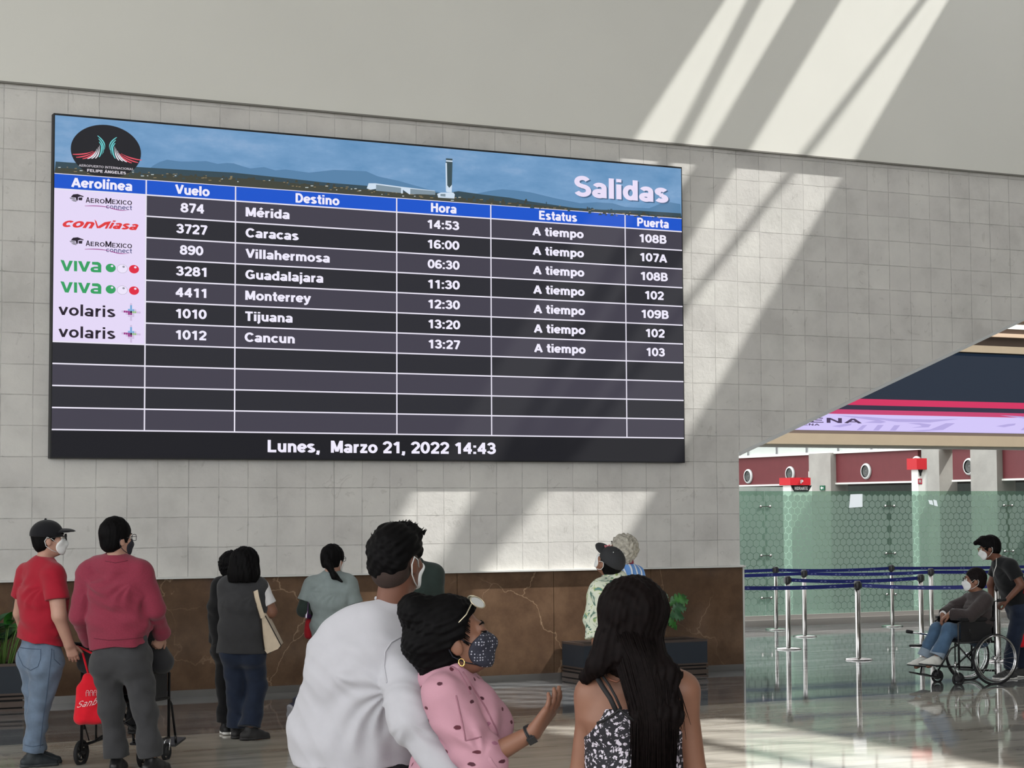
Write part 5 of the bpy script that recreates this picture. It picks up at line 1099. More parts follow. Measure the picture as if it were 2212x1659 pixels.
p = Person('grey-haired man in light blue striped shirt looking up beside the black-capped woman', Z=15.8, face=-56, pitch=32, tface=-40, skin='brown', hs=1.06, build=1.05, J=dict(
    H=(1341, 1192), N=(1350, 1222), SL=(1322, 1248, -.12), SR=(1372, 1246, .12), EL=(1318, 1320, -.15), WL=(1322, 1370, -.05), ER=(1392, 1318, .12), WR=(1384, 1368, .0), HL=(1334, 1392, -.05), HR=(1366, 1392, .05), KL=(1332, 1498, -.06), KR=(1366, 1498, .06), AL=(1334, 1548, -.05), AR=(1366, 1548, .05)))
feet(p, -50, -35); p.report('p11')
p.body([hand(p.J['WL'], V(0, 0, -1), -HR, HF, 35), hand(p.J['WR'], V(0, 0, -1), HR, HF, 35)])
h = p.hairfield(.016, -.075, .02, top=.008); h.wrinkle(curls(.013, 62)).wrinkle(strands(.005, f=120)); p.put('hair', h, mat('silver grey hair', (150, 146, 136), .5, spec=.2, var=.45, vscale=40), .005); p.mask(MASKW, MASKW)
def m_stripe():
    s = Tree('blue striped shirt'); tc = s.n('TexCoord'); sp = s.n('SeparateXYZ', {0: tc.outputs['Object']}); v = s.math('ADD', s.math('MULTIPLY', sp.outputs[0], .9), s.math('MULTIPLY', sp.outputs[1], .45))
    f = s.math('FRACT', s.math('MULTIPLY', v, 13.0)); c = s.ramp(f, [(0.0, lin((96, 146, 214))), (0.62, lin((110, 158, 222))), (0.68, lin((232, 236, 242))), (0.9, lin((226, 232, 240))), (0.95, lin((88, 130, 204)))]); s.to(c, 'Base Color'); s.b.inputs['Roughness'].default_value = .8; return s.m
p.top(m_stripe(), 'shirt', sleeve=.8, g=.018, loose=.018, hem=p.pm+V(0, 0, .0), amp=.004)
p.put('collar', Field().u(cone(p.J['N']+V(0, 0, .015), p.J['N']+V(0, 0, .055), .075, .068, cut='ab'), .01), CLOTH('claret collar', (122, 34, 54)))
p.trousers(CLOTH('black denim', (36, 36, 40))); p.shoes(mat('black canvas shoe', (24, 24, 26), .6))
# ------------------------------------------------------------------ the three people in front
# ---- man in the white long-sleeved shirt
p = Person('man with faded black hair in white long-sleeved shirt, his back to the lens', S=589, face=31, pitch=3, tface=20, skin='brown', build=1.15, hs=1.06, h=0.005, J=dict(
    H=(857, 1214), N=(842, 1326, .0), SL=(752, 1376, .08), SR=(860, 1392, -.02), EL=(718, 1500, .24), WL=(760, 1590, .42), ER=(890, 1560, -.36), WR=(984, 1690, -.42),
    HL=(712, 1715, .06), HR=(812, 1725, -.06), KL=(715, 1960, .08), KR=(818, 1960, -.05), AL=(718, 2190, .10), AR=(824, 2190, -.05), C=(795, 1440, .0), W=(765, 1590, .01)))
feet(p, 15, 35); p.report('p7')
p.body([hand(p.J['WR'], HR+V(0, 0, -.5)+HF*.5, -HF+HR*.2, V(0, 0, 1), 25), hand(p.J['WL'], HR+HF*.3, -HF, V(0, 0, 1), 30)])
h = Field(); k = p.hs
h.u(ell(p.hp(0, -.012, .040), V(.090, .110, .098)*k, p.A), .02).u(ell(p.hp(0, .06, .092), V(.066, .045, .040)*k, p.A), .03).u(ell(p.hp(0, -.055, -.008), V(.070, .060, .055)*k, p.A), .03)
h.sub(ell(p.hp(0, .150, -.050), V(.110, .130, .115)*k, p.A), .012)
for q in (-1, 1): h.sub(ell(p.hp(q*.100, .01, -.030), V(.040, .075, .068)*k, p.A), .012)
h.cut(p.hp(0, -.06, -.038), -p.U+p.F*.2); h.wrinkle(strands(.0035, unit(p.F+p.U*.3), 170)); p.put('hair', h, HAIR['black'], .0045)
h = Field(); h.u(ell(p.hp(0, -.012, .020), V(.0785, .0985, .095)*k, p.A), .02).u(ell(p.hp(0, -.050, -.030), V(.064, .054, .060)*k, p.A), .03).sub(ell(p.hp(0, .145, -.045), V(.110, .118, .112)*k, p.A), .012)
for q in (-1, 1): h.sub(ell(p.hp(q*.090, .0, -.032), V(.030, .028, .036)*k, p.A), .012)
h.cut(p.hp(0, -.06, -.080), -p.U+p.F*.35); p.put('clipped_hair', h, mat('clipped hair over skin', (50, 36, 31), .7, var=.15, vscale=150), .0045)
m = MB(); rnd = random.Random(5)
for i in range(150):                                     # loose tufts along the crown
    a = rnd.uniform(-1, 1); f_ = rnd.uniform(-.07, .085); r0 = p.hp(a*.062, f_, .125-a*a*.03-max(0, -f_)*.25-max(0, f_-.06)*.4); d = unit(p.U*.9+p.F*rnd.uniform(-.1, .9)+p.R*(a*.5+rnd.uniform(-.4, .4))); m.tube([r0, r0+d*.012, r0+d*.022+p.F*.005], [.0028, .0022, .0007], 5)
tag(m.build('hair_tufts', HAIR['black'], p.root), kind='stuff'); p.mask(MASKW, MASKW, bulge=.004, top=-.004, wide=(.08, .07))
WS = CLOTH('white jersey', (176, 175, 181), var=.02, bump=.05)
def sag(X, Y, Z):                                        # long drooping folds from the shoulder towards the waist
    a = (X-p.pm[0])*HR[0]+(Y-p.pm[1])*HR[1]; z = Z-p.pm[2]; b = np.sin(34*(z+a*.9)+2.2*np.sin(a*9+z*4)+1.2*np.sin(z*13)); c = np.sin(26*(z-a*1.1)+2*np.sin(a*11-z*5))
    return .0055*np.maximum(b, -.2)*np.clip(.9-np.abs(z-.22)*1.2, .2, 1)+.003*np.sin(9*z-7*a+1.5*np.sin(6*a+5*z))
f_top = Field()
for q, k in p.torso(.020, 1.42, (.128, .130, .134, .088), .055): f_top.u(q, k)
f_top.u(ell(p.hp(0, 0, 0)*0+(p.J['C']-p.TF*.07+V(0, 0, .02)), V(.19, .08, .20), (p.TR, p.TF, V(0, 0, 1))), .06)
f_top.cut(at(740, 1655, p.Z), V(0, 0, -1)+HR*.04).wrinkle(sag)
for q in 'LR':
    for pr, k in p.arm(q, .016, 0, 1.93, .012, 'b', (.062, .050, .048, .034)): f_top.u(pr, k)
f_top.wrinkle(folds(.0036, (16, 22, 12), .5)).wrinkle(radial(at(846, 1486, p.Z-.12), HR, .0065, 12, .20, .4, math.pi+.55)).wrinkle(radial(at(885, 1555, p.Z-.4), HR, .004, 9, .09, 1.4, -1.2)).wrinkle(radial(at(720, 1440, p.Z), HR, .003, 10, .14, 2.0, -.6)); n = p.J['N']; ax = unit(V(0, 0, 1)+HR*.42+p.TF*.25); f_top.sub(cone(n+ax*.058+p.TF*.012, n+ax*.22, .070, .095), .006)
sh = p.put('shirt', f_top, WS, .006)
seam(sh, [(889, 1372), (866, 1376), (845, 1388), (832, 1408), (830, 1440), (836, 1475)], WS, .0035, 'sleeve_seam')
m = MB(); cc_ = n+ax*.026+p.TF*.008
xx_ = unit(np.cross(ax, p.TF)); yy_ = np.cross(ax, xx_)
m.tube([cc_+xx_*.073*math.cos(t)+yy_*.076*math.sin(t) for t in np.linspace(0, 2*math.pi, 32, endpoint=False)], .007, 8, closed=True); m.build('neckband', WS, sh)
p.trousers(CLOTH('black denim', (36, 36, 40)), g=.010, flare=.02, rp=.118); m = MB(); d_ = unit(p.J['N']-p.pm); b0 = p.pm+d_*.075
m.tube([b0+p.TR*.172*math.cos(t)+p.TF*.122*math.sin(t) for t in np.linspace(0, 2*math.pi, 36, endpoint=False)], .016, 8, closed=True); m.build('belt', mat('black belt leather', (26, 26, 30), .4), p.root)
p.shoes(mat('black leather shoe', (30, 30, 32), 0.4))
# ---- woman in the pink blouse
p = Person('woman in pink printed blouse with sunglasses on her black hair, gesturing with one hand', S=612, face=84, pitch=15, tface=68, skin='tan', hs=1.10, h=0.0045, J=dict(
    H=(984, 1384), N=(962, 1462, .0), SL=(1000, 1496, .17), SR=(962, 1512, -.15), EL=(1020, 1600, .20), WL=(1000, 1640, .10), ER=(1042, 1642, -.20), WR=(1152, 1582, -.22),
    HL=(985, 1735, .09), HR=(965, 1735, -.09), KL=(985, 1950, .09), KR=(968, 1950, -.09), AL=(978, 2160, .09), AR=(962, 2160, -.09), C=(992, 1560, .0), W=(992, 1650, 0)))
feet(p, 75, 65); p.report('p8')
WR = p.J['WR']; fd = unit(HR*.60+V(0, 0, .78)+HF*.05); hd_ = hand(WR, fd, unit(HR*.70-V(0, 0, .50)-HF*.45), unit(HF*.75-HR*.5+V(0, 0, .42)), 16, 1.04, .05, .55, [12, 14, 16, 18], 6)
p.body([hd_, hand(p.J['WL'], HR, -HF, V(0, 0, 1), 25)], lids=.004)
h = p.hairfield(.020, -.10, .0, .0, .006); h.u([ell(p.hp(0, -.100, .122), V(.072, .064, .070), p.A), cone(p.hp(0, -.105, .02), p.hp(0, -.075, -.105), .074, .048, (p.R, 1.15)), cone(p.hp(0, -.08, .02), p.hp(0, -.03, .05), .085, .088)], .03)
h.sub(ell(p.hp(0, .138, -.005), V(.20, .142, .104), p.A), .010)
h.sub(ell(p.hp(.095, .015, -.035), V(.045, .040, .046), p.A), .012).wrinkle(strands(.0028, unit(p.F*.8+p.U*.2), 220)); p.put('hair', h, HAIR['black'], .0045)
m = MB(); rnd = random.Random(11)
for i in range(46):                                      # fine hairs along the hairline
    u_ = rnd.uniform(-.005, .085); r0 = p.hp(.074-max(0, u_-.03)*.45, .020+u_*.35, u_); d = unit(p.F*.6-p.U*.75+p.R*.15); m.tube([r0, r0+d*.014, r0+d*.026-p.R*.002], [.0013, .001, .0004], 4)
tag(m.build('fine_hair', HAIR['black'], p.root), kind='stuff')
def m_dots():
    s = Tree('dotted mask cloth'); tc = s.n('TexCoord'); v = s.n('TexVoronoi', {'Vector': tc.outputs['Object'], 'Scale': 92.0, 'Randomness': .3}); c = s.ramp(v.outputs['Distance'], [(0.21, lin((190, 190, 202))), (0.28, lin((42, 44, 58)))]); s.to(c, 'Base Color'); s.b.inputs['Roughness'].default_value = .8; return s.m
p.mask(m_dots(), MASKB, bulge=.012, top=.003, wide=(.15, .082))
m = MB()
for q in (-1, 1):
    c = p.hp(q*.038, .098, .102); wx_ = unit(p.R-p.F*q*.75); m.tube([c+wx_*.032*math.cos(t)+unit(p.U*.85-p.F*.5)*-.027*math.sin(t) for t in np.linspace(0, 2*math.pi, 24, endpoint=False)], .0022, 6, closed=True); m.tube([p.hp(q*.064, .076, .104), p.hp(q*.088, .05, .078), p.hp(q*.092, -.005, .045)], .0024, 6)
m.tube([p.hp(-.008, .103, .104), p.hp(0, .106, .108), p.hp(.008, .103, .104)], .002, 6); sg_ = m.build('sunglasses', mat('pale gold wire', (206, 196, 172), .3, metal=.7), p.root)
for q in (-1, 1):
    m = MB(); c = p.hp(q*.038, .098, .102); vv_ = unit(p.U*.85-p.F*.5); wx_ = unit(p.R-p.F*q*.75); m.prism([c+wx_*.030*math.cos(t)+vv_*.025*math.sin(t) for t in np.linspace(0, 2*math.pi, 24, endpoint=False)], unit(np.cross(wx_, vv_))*.0015); m.build('lens', mat('tinted lens', (116, 116, 104), .1, spec=.6), sg_)
m = MB(); c = p.hp(.084, -.004, -.064); m.tube([c+p.F*.010*math.cos(t)+p.U*.013*math.sin(t) for t in np.linspace(0, 2*math.pi, 22, endpoint=False)], [.0032 if math.sin(t) < .2 else .0016 for t in np.linspace(0, 2*math.pi, 22, endpoint=False)], 8, closed=True); m.build('earring', mat('gold', (222, 190, 120), .2, metal=1.0), p.root)
for q in (-1, 1):
    m = MB(); m.tube([p.hp(q*.016, .100, .006), p.hp(q*.030, .1015, .003), p.hp(q*.046, .090, .008), p.hp(q*.050, .084, .012)], [.0012, .0022, .0022, .001], 5); m.build('eyelash', HAIR['black'], p.root)
def m_blouse():
    s = Tree('pink printed cotton'); tc = s.n('TexCoord'); sp = s.n('SeparateXYZ', {0: tc.outputs['Object']}); an = s.math('ARCTAN2', sp.outputs[1], sp.outputs[0]); uv = s.n('CombineXYZ', {0: s.math('MULTIPLY', an, .17), 1: sp.outputs[2]})
    v = s.n('TexVoronoi', {'Vector': uv.outputs[0], 'Scale': 15.0, 'Randomness': .8}, voronoi_dimensions='2D')
    n = s.n('TexNoise', {'Vector': tc.outputs['Object'], 'Scale': 60.0}); d = s.math('ADD', v.outputs['Distance'], s.math('MULTIPLY', s.math('SUBTRACT', n.outputs['Fac'], .5), .12))
    g = s.ramp(d, [(0.085, (1, 1, 1)), (0.11, (0, 0, 0))]); tone = s.ramp(v.outputs['Color'], [(0.35, lin((84, 30, 44))), (0.5, lin((150, 96, 120))), (.62, lin((70, 24, 40)))], 'CONSTANT')
    c = s.mix(g, lin((180, 133, 147)), tone); s.to(c, 'Base Color'); s.b.inputs['Roughness'].default_value = .8
    b_ = s.n('TexNoise', {'Vector': tc.outputs['Object'], 'Scale': 300.0}); bp_ = s.n('Bump', {'Height': b_.outputs['Fac'], 'Strength': .1, 'Distance': .01}); s.to(bp_.outputs[0], 'Normal'); return s.m
BL = m_blouse(); up_ = V(0, 0, 1)
f = Field()
for q, k in p.torso(.018, 1.25, (.140, .122, .124, .085), .052): f.u(q, k)
f.u([ell(p.J['C']+p.TF*.10+V(0, 0, -.03)+p.TR*.065, V(.08, .06, .08)), ell(p.J['C']+p.TF*.085+V(0, 0, -.03)-p.TR*.065, V(.08, .06, .08)), ell(p.pm+p.TF*.02+V(0, 0, .10), V(.155, .150, .12))], .05)
f.cut(p.pm+V(0, 0, -.02), -up_).wrinkle(folds(.005, (10, 6, 16), .8))
for q in 'LR':
    for pr, k in p.arm(q, .016, 0, 1.0, .014, None, (.060, .054, .050, .034)): f.u(pr, k)
    E_, W_ = p.J['E'+q], p.J['W'+q]; f.u(cone(E_, E_+(W_-E_)*.10, .062, .062), .03)
f.wrinkle(folds(.0028, (20, 26, 24), .3)).wrinkle(radial(p.J['SR']*.5+p.J['ER']*.5-HR*.06, HR, .003, 8, .12, .5, -.4)).wrinkle(radial(p.J['ER'], HR, .005, 9, .09, 1.0, 2.0)); n = p.J['N']; ax = unit(p.hp(0, -.01, -.05)-n); f.sub(cone(n+ax*.040, n+ax*.22, .070, .085), .006).sub(cone(n+p.TF*.085+ax*.05, n+p.TF*.13-ax*.10, .05, .008), .01)
bl = p.put('blouse', f, BL, .0055)
PS = mat('pink seam', (150, 104, 118), .85)
for q in ([(928, 1424), (960, 1430), (990, 1450), (1006, 1476), (1016, 1500)], [(1000, 1452), (1024, 1490), (1050, 1530), (1072, 1575), (1086, 1620)], [(985, 1502), (996, 1550), (1006, 1600)], [(1006, 1600), (1040, 1592)]): seam(bl, q, PS, .0028)
for q in 'LR':                                           # turned-back cuffs with their button
    E_, W_ = p.J['E'+q], p.J['W'+q]; d_ = unit(W_-E_); f = Field(); f.u(cone(E_-d_*.015, E_+d_*.045, .068, .073, cut='ab'), .01).sub(cone(E_+d_*.02, E_+d_*.12, .052, .052), .004).wrinkle(folds(.003, (30, 25, 28), 1.0)); cf = p.put('rolled_cuff', f, BL, .0045, bl)
    if q == 'R': m = MB(); c_ = E_+d_*.01-HF*.071; m.lathe([(0, -.003), (.0085, -.003), (.0085, .003), (0, .003)], c_, HF, 14); m.build('button', mat('pearl button', (232, 224, 226), .3), cf)
f = Field()                                              # open shirt collar
for q in (-1, 1): f.u([cone(n+ax*.055-p.TF*.055+p.TR*q*.03, n+ax*.04+p.TR*q*.075, .016, .016, None), cone(n+ax*.04+p.TR*q*.075, n+p.TF*.085+p.TR*q*.055-ax*.02, .016, .012), cone(n+p.TF*.085+p.TR*q*.055-ax*.02, n+p.TF*.11+p.TR*q*.04-ax*.07, .012, .010)], .012)
p.put('collar', f, BL, .0045, bl)
m = MB(); d_ = unit(WR-p.J['ER']); c_ = WR-d_*.012; x_ = unit(np.cross(d_, HF)); y_ = np.cross(d_, x_); ts = np.linspace(0, 2*math.pi, 26, endpoint=False)
for o in (-.007, 0, .007): m.tube([c_+d_*o+x_*.0305*math.cos(t)+y_*.0305*math.sin(t) for t in ts], .0042, 6, closed=True)
wt = m.build('watch', mat('black silicone', (30, 30, 32), .5), p.root); wn_ = unit(-HF*.75+HR*.45-V(0, 0, .3)); wn_ = unit(wn_-d_*(wn_@d_)); m = MB(); m.obox(c_+wn_*.034, d_*.015, np.cross(wn_, d_)*.013, wn_*.005); m.build('watch_face', mat('dark watch glass', (46, 46, 48), .15, spec=.6), wt)
p.trousers(CLOTH('dark blue denim', (34, 46, 70), var=0.14), rp=.115); p.shoes(mat('black canvas shoe', (24, 24, 26), .6), size=.95)
# ---- girl with the long hair
p = Person('girl with very long dark hair in black-and-white patterned strappy top', S=650, face=-12, pitch=6, tface=-4, skin='tan', hs=1.04, build=.94, h=0.005, J=dict(
    H=(1366, 1336), N=(1368, 1448), SL=(1282, 1500, .02), SR=(1472, 1492, -.02), EL=(1256, 1672, .02), WL=(1266, 1815, .10), ER=(1500, 1668, -.02), WR=(1490, 1812, .08),
    HL=(1328, 1745, .0), HR=(1430, 1745, 0), KL=(1330, 1970, .02), KR=(1430, 1970, .02), AL=(1332, 2200, .0), AR=(1430, 2200, 0)))
feet(p, -15, 10); p.report('p9')
p.body([hand(p.J['WL'], V(0, 0, -1), -HR, HF, 30, .92), hand(p.J['WR'], V(0, 0, -1), HR, HF, 30, .92)], extra=[(cone(p.J['N']+V(0, 0, .01), p.J['SL'], .042, .042), .05), (cone(p.J['N']+V(0, 0, .01), p.J['SR'], .042, .042), .05)], core=.006)
def m_floral():
    s = Tree('black and white floral'); tc = s.n('TexCoord'); n = s.n('TexNoise', {'Vector': tc.outputs['Object'], 'Scale': 40.0, 'Detail': 2.5, 'Distortion': 2.6}); v = s.n('TexVoronoi', {'Vector': tc.outputs['Object'], 'Scale': 62.0}, feature='F1')
    d = s.math('ADD', s.math('MULTIPLY', n.outputs['Fac'], .75), s.math('MULTIPLY', v.outputs['Distance'], .42)); c = s.ramp(d, [(0.50, lin((204, 196, 208))), (0.54, lin((26, 24, 32)))]); s.to(c, 'Base Color'); s.b.inputs['Roughness'].default_value = .75; return s.m
f = Field()
for q, k in p.torso(.006, 1.42, (.118, .106, .120, .080), .045, False): f.u(q, k)
z0 = at(1330, 1532, p.Z-.1)[2]; f.cut(V(0, 0, z0-.004), V(0, 0, 1)).wrinkle(folds(.0025))
for q, sg_ in (('SL', -1), ('SR', 1)): f.sub(ell(p.J[q]+HR*sg_*.03+V(0, 0, -.02), V(.095, .15, .115), (HR, HF, V(0, 0, 1))), .01)
f.ops = [o for o in f.ops if o[0] != 'c']; f.cut(V(0, 0, z0), V(0, 0, 1)).cut(p.pm+V(0, 0, -.05), V(0, 0, -1)); tank = p.put('tank_top', f, m_floral(), .0045)
STR = mat('black strap', (18, 17, 20), .7)
def on_back(px, py, off=.0):                             # where a sight line meets the back of the girl
    return at(px, py, p.Z-off)
m = MB()
for pts in ([(1333, 1540, .165), (1318, 1508, .155), (1302, 1484, .125), (1290, 1464, .065), (1284, 1456, .0)],): m.tube([on_back(*q) for q in pts], .0085, 8)
for pts in ([(1342, 1532, .168), (1330, 1505, .165), (1316, 1480, .14), (1303, 1462, .085), (1296, 1454, .02)],): m.tube([on_back(*q) for q in pts], .0045, 8)
for pts in ([(1425, 1536, .168), (1440, 1500, .15), (1452, 1474, .09), (1456, 1460, .02)],): m.tube([on_back(*q) for q in pts], .0085, 8)
m.build('shoulder_strap', STR, tank)
m = MB(); m.tube([on_back(*q) for q in ((1291, 1562, .12), (1305, 1556, .15), (1322, 1546, .165), (1338, 1532, .17), (1352, 1544, .174), (1370, 1556, .176))], .005, 8); m.build('top_binding', STR, tank)
m = MB(); m.tube([on_back(*q) for q in ((1309, 1458, .06), (1318, 1469, .105), (1332, 1473, .12), (1346, 1466, .12))], .0035, 6); m.build('cord_necklace', mat('brown cord', (104, 62, 44), .6), p.root)
HL_ = HAIR['brown']; h = Field()
h.u([ell(p.hp(0, -.012, .034), V(.108, .120, .108), p.A), cone(at(1366, 1322, p.Z-.02), at(1364, 1412, p.Z-.055), .100, .086, (HR, 1.10))], .04)
h.u([cone(at(1380, 1396, p.Z-.07), at(1410, 1455, p.Z-.115), .050, .042, (HR, 1.55)), cone(at(1410, 1455, p.Z-.115), at(1416, 1545, p.Z-.155), .042, .040, (HR, 1.85)), cone(at(1416, 1545, p.Z-.155), at(1412, 1690, p.Z-.135), .040, .034, (HR, 1.9)), cone(at(1412, 1690, p.Z-.135), at(1408, 1748, p.Z-.13), .034, .010, (HR, 2.0))], .03)
h.u([cone(at(1314, 1380, p.Z-.06), at(1292, 1436, p.Z-.075), .045, .034), cone(at(1292, 1436, p.Z-.075), at(1268, 1462, p.Z-.03), .030, .018), cone(at(1268, 1462, p.Z-.03), at(1258, 1488, p.Z+.06), .018, .006)], .03)
h.sub(ell(p.hp(0, .16, -.05), V(.075, .13, .115), p.A), .02).wrinkle(strands(.0032, (0.1, 0, 1), 210)); hr = p.put('hair', h, HL_, .0045)
m = MB(); rnd = random.Random(4)
for i in range(210):                                     # separate long strands over the hair and past its edges
    a = rnd.uniform(-1, 1); w0 = 62*math.sqrt(max(0, 1-a*a))*0+a*60; x0 = 1366+a*64; x1 = 1414+a*48+rnd.uniform(-6, 6); xm = 1400+a*56+rnd.uniform(-5, 5); end = rnd.uniform(1600, 1745)
    pts = [at(x0, 1372+rnd.uniform(-10, 10), p.Z-.115*math.sqrt(max(.05, 1-a*a))-.02), at((x0+xm)/2+3, 1425, p.Z-.145*math.sqrt(max(.1, 1-.7*a*a))-.01), at(xm, 1480, p.Z-.178+.03*a*a), at(x1, 1560, p.Z-.208+.045*a*a), at(x1+rnd.uniform(-8, 4), end, p.Z-.178+.045*a*a)]
    m.tube(pts, [.0012, .0026, .0028, .0024, .0006], 5)
for i in range(26):                                      # wisps on the outer side
    x1 = rnd.uniform(1455, 1474); e = rnd.uniform(1540, 1600); m.tube([at(1428+rnd.uniform(-6, 6), 1400, p.Z-.09), at(1450+rnd.uniform(-6, 6), 1452, p.Z-.12), at(x1, 1505, p.Z-.15), at(x1+rnd.uniform(-4, 28)*(1 if i % 3 == 0 else .3), e, p.Z-.14)], [.001, .0024, .002, .0005], 5)
tag(m.build('loose_hair', HL_, p.root), kind='stuff')
m = MB(); m.tube([p.hp(-.086, -.01, .012), p.hp(-.094, .03, .012), p.hp(-.090, .085, .008), p.hp(-.06, .112, .006)], .003, 6); m.build('glasses_arm', mat('grey wire frame', (70, 70, 72), .3, metal=.6), p.root); p.mask(MASKB, MASKB)
p.trousers(CLOTH('dark blue denim', (34, 46, 70), var=0.14), top=p.pm+V(0, 0, .05)); p.shoes(mat('white canvas shoe', (214, 212, 208), .6), size=.95)
# ------------------------------------------------------------------ wheelchairs
CHROME = mat('chrome tube', (196, 196, 198), 0.12, metal=1.0); BLKF = mat('black frame tube', (22, 22, 24), 0.35); VINYL = mat('black vinyl', (24, 24, 27), 0.45, bump=0.08, bscale=40); RUB = mat('black rubber', (26, 26, 28), 0.75); GRIP = mat('grey grip', (52, 52, 54), 0.7)
class Local:
    def __init__(s, o, a): s.o = np.asarray(o, float); s.f = dirang(a); s.r = unit(np.cross(s.f, V(0, 0, 1))); s.u = V(0, 0, 1)
    def __call__(s, x, y, z): return s.o+s.r*x+s.f*y+s.u*z
def ring(L, x, y, z, r, n=40): return [L(x, y+r*math.cos(t), z+r*math.sin(t)) for t in np.linspace(0, 2*math.pi, n, endpoint=False)]
def wheel(L, e, x, y, r, side, tyre, spokes, name='rear_wheel', handrim=True, solid=False):
    m = MB(); m.tube(ring(L, x, y, r-tyre, r-tyre), tyre, 10, closed=True); w_ = m.build(name, RUB, e)
    m = MB(); m.tube(ring(L, x, y, r, r-tyre*2.1), tyre*.55, 8, closed=True)
    if solid:
        for k in range(spokes):
            t = 2*math.pi*k/spokes; m.tube([L(x, y, r), L(x, y+(r-tyre*2)*math.cos(t), r+(r-tyre*2)*math.sin(t))], [tyre*.6, tyre*.8], 6)
    m.build('rim', BLKF if solid else CHROME, w_)
    m = MB(); m.lathe([(0, -.03), (.022, -.03), (.026, 0), (.022, .03), (0, .03)], L(x, y, r), L.r, 16); m.build('hub', BLKF if solid else CHROME, w_)
    if not solid:
        m = MB()
        for k in range(spokes):
            t = 2*math.pi*k/spokes; q = .02*(1 if k % 2 else -1); m.tube([L(x+q, y+.02*math.cos(t+.5), r+.02*math.sin(t+.5)), L(x, y+(r-tyre*2)*math.cos(t), r+(r-tyre*2)*math.sin(t))], .0012, 4)
        m.build('spokes', CHROME, w_)
    if handrim:
        m = MB(); m.tube(ring(L, x+side*.035, y, r, r-.035), .008, 8, closed=True)
        for k in range(6): t = 2*math.pi*k/6; m.tube([L(x, y+(r-.04)*math.cos(t), r+(r-.04)*math.sin(t)), L(x+side*.035, y+(r-.035)*math.cos(t), r+(r-.035)*math.sin(t))], .004, 5)
        m.build('hand_rim', CHROME, w_)
    return w_
def caster(L, e, x, y, r, turn=0.0):
    m = MB(); m.tube(ring(L, x, y, r-.014, r-.014, 26), .014, 8, closed=True); w_ = m.build('caster', RUB, e)
    m = MB(); m.lathe([(0, -.012), (r-.026, -.010), (r-.026, .010), (0, .012)], L(x, y, r), L.r, 20); m.build('wheel_disc', GRIP, w_)
    m = MB()
    for s in (-1, 1): m.tube([L(x+s*.022, y, r), L(x+s*.022, y+.02, r*2), L(x, y+.035, r*2+.03)], .007, 6)
    m.tube([L(x, y+.035, r*2+.02), L(x, y+.035, r*2+.10)], .012, 8); m.build('fork', CHROME, w_)
def chair(o, a, label, big, w=.23, seat=.45, back=.88, arm=.68, cr=.075, rest=True, depth=.40):
    L = Local(o, a); e = empty('wheelchair', o, label, 'wheelchair'); T = lambda m, pts, r=.0115: m.tube([L(*q) for q in pts], r, 8)
    for s in (-1, 1):
        if big: wheel(L, e, s*(w+.035), 0, .277, s, .014, 24)
        else: wheel(L, e, s*(w+.02), 0, .10, s, .016, 6, handrim=False, solid=True)
        caster(L, e, s*(w-.02), depth+.02, cr)
        m = MB(); T(m, [(s*w, -.03, .10), (s*w, -.03, back), (s*w, -.10, back+.012)]); T(m, [(s*w, -.03, seat), (s*w, depth+.02, seat)]); T(m, [(s*w, -.03, .14), (s*w, depth+.03, .17)]); T(m, [(s*w, depth+.02, cr*2+.02), (s*w, depth+.02, arm-.02), (s*w, depth-.03, arm), (s*w, -.03, arm)])
        T(m, [(s*w, depth*.45, .16), (s*w, depth*.45, seat)], .008); m.build('side_frame', BLKF, e)
        m = MB(); T(m, [(s*w, -.07, back+.010), (s*w, -.175, back+.018)], .017); m.build('push_handle', RUB, e)
        m = MB(); m.obox(L(s*w, depth*.5, arm+.018), L.r*.022, L.f*(depth*.5+.005), L.u*.014); m.build('armrest', VINYL, e)
        m = MB(); m.obox(L(s*(w-.004), depth*.5, (seat+arm)/2), L.r*.004, L.f*(depth*.48), L.u*((arm-seat)/2-.01)); m.build('side_panel', VINYL, e)
        m = MB(); T(m, [(s*w, depth+.02, seat-.02), (s*(w-.02), depth+.10, seat-.06), (s*(w-.06), depth+.24, .16)], .010); T(m, [(s*(w-.06), depth+.24, .16), (s*(w-.06), depth+.25, .10)], .010); m.obox(L(s*(w-.12), depth+.30, .10), L.r*.075, L.f*.085+L.u*.02, L.u*.008); m.build('footrest', BLKF, e)
        m = MB(); T(m, [(s*(w+.03), .13 if not big else .27, .16 if not big else .47), (s*(w+.05), .10 if not big else .30, .27 if not big else .55)], .005); T(m, [(s*(w+.05), .095 if not big else .30, .25 if not big else .54), (s*(w+.055), .075 if not big else .315, .32 if not big else .60)], .011); m.build('brake_lever', RUB, e)
    m = MB(); T(m, [(-w, depth*.45, .16), (w, depth*.45, seat-.03)], .010); T(m, [(w, depth*.45, .16), (-w, depth*.45, seat-.03)], .010); m.build('cross_brace', BLKF, e)
    f = Field().u(boxp(L(0, depth*.5, seat+.012), (w, depth*.52, .018), (L.r, L.f, L.u), .012)); obj('seat', f.mesh('seat', .009, VINYL), e)
    f = Field().u(boxp(L(0, -.035, (seat+back)/2+.03), (w-.008, .014, (back-seat)/2-.03), (L.r, L.f, L.u), .01)); obj('backrest', f.mesh('backrest', .008, VINYL), e)
    if rest:
        m = MB(); T(m, [(w-.02, depth+.05, .50), (w-.02, depth+.36, .55)], .010); m.build('leg_rest', CHROME, e); m = MB(); T(m, [(w-.02, depth+.32, .545), (w-.02, depth+.39, .556)], .019); m.build('rest_tip', RUB, e)
        m = MB(); T(m, [(w-.03, depth+.12, .40), (w-.03, depth+.36, .40)], .013); m.build('calf_bar', RUB, e)
    return L, e
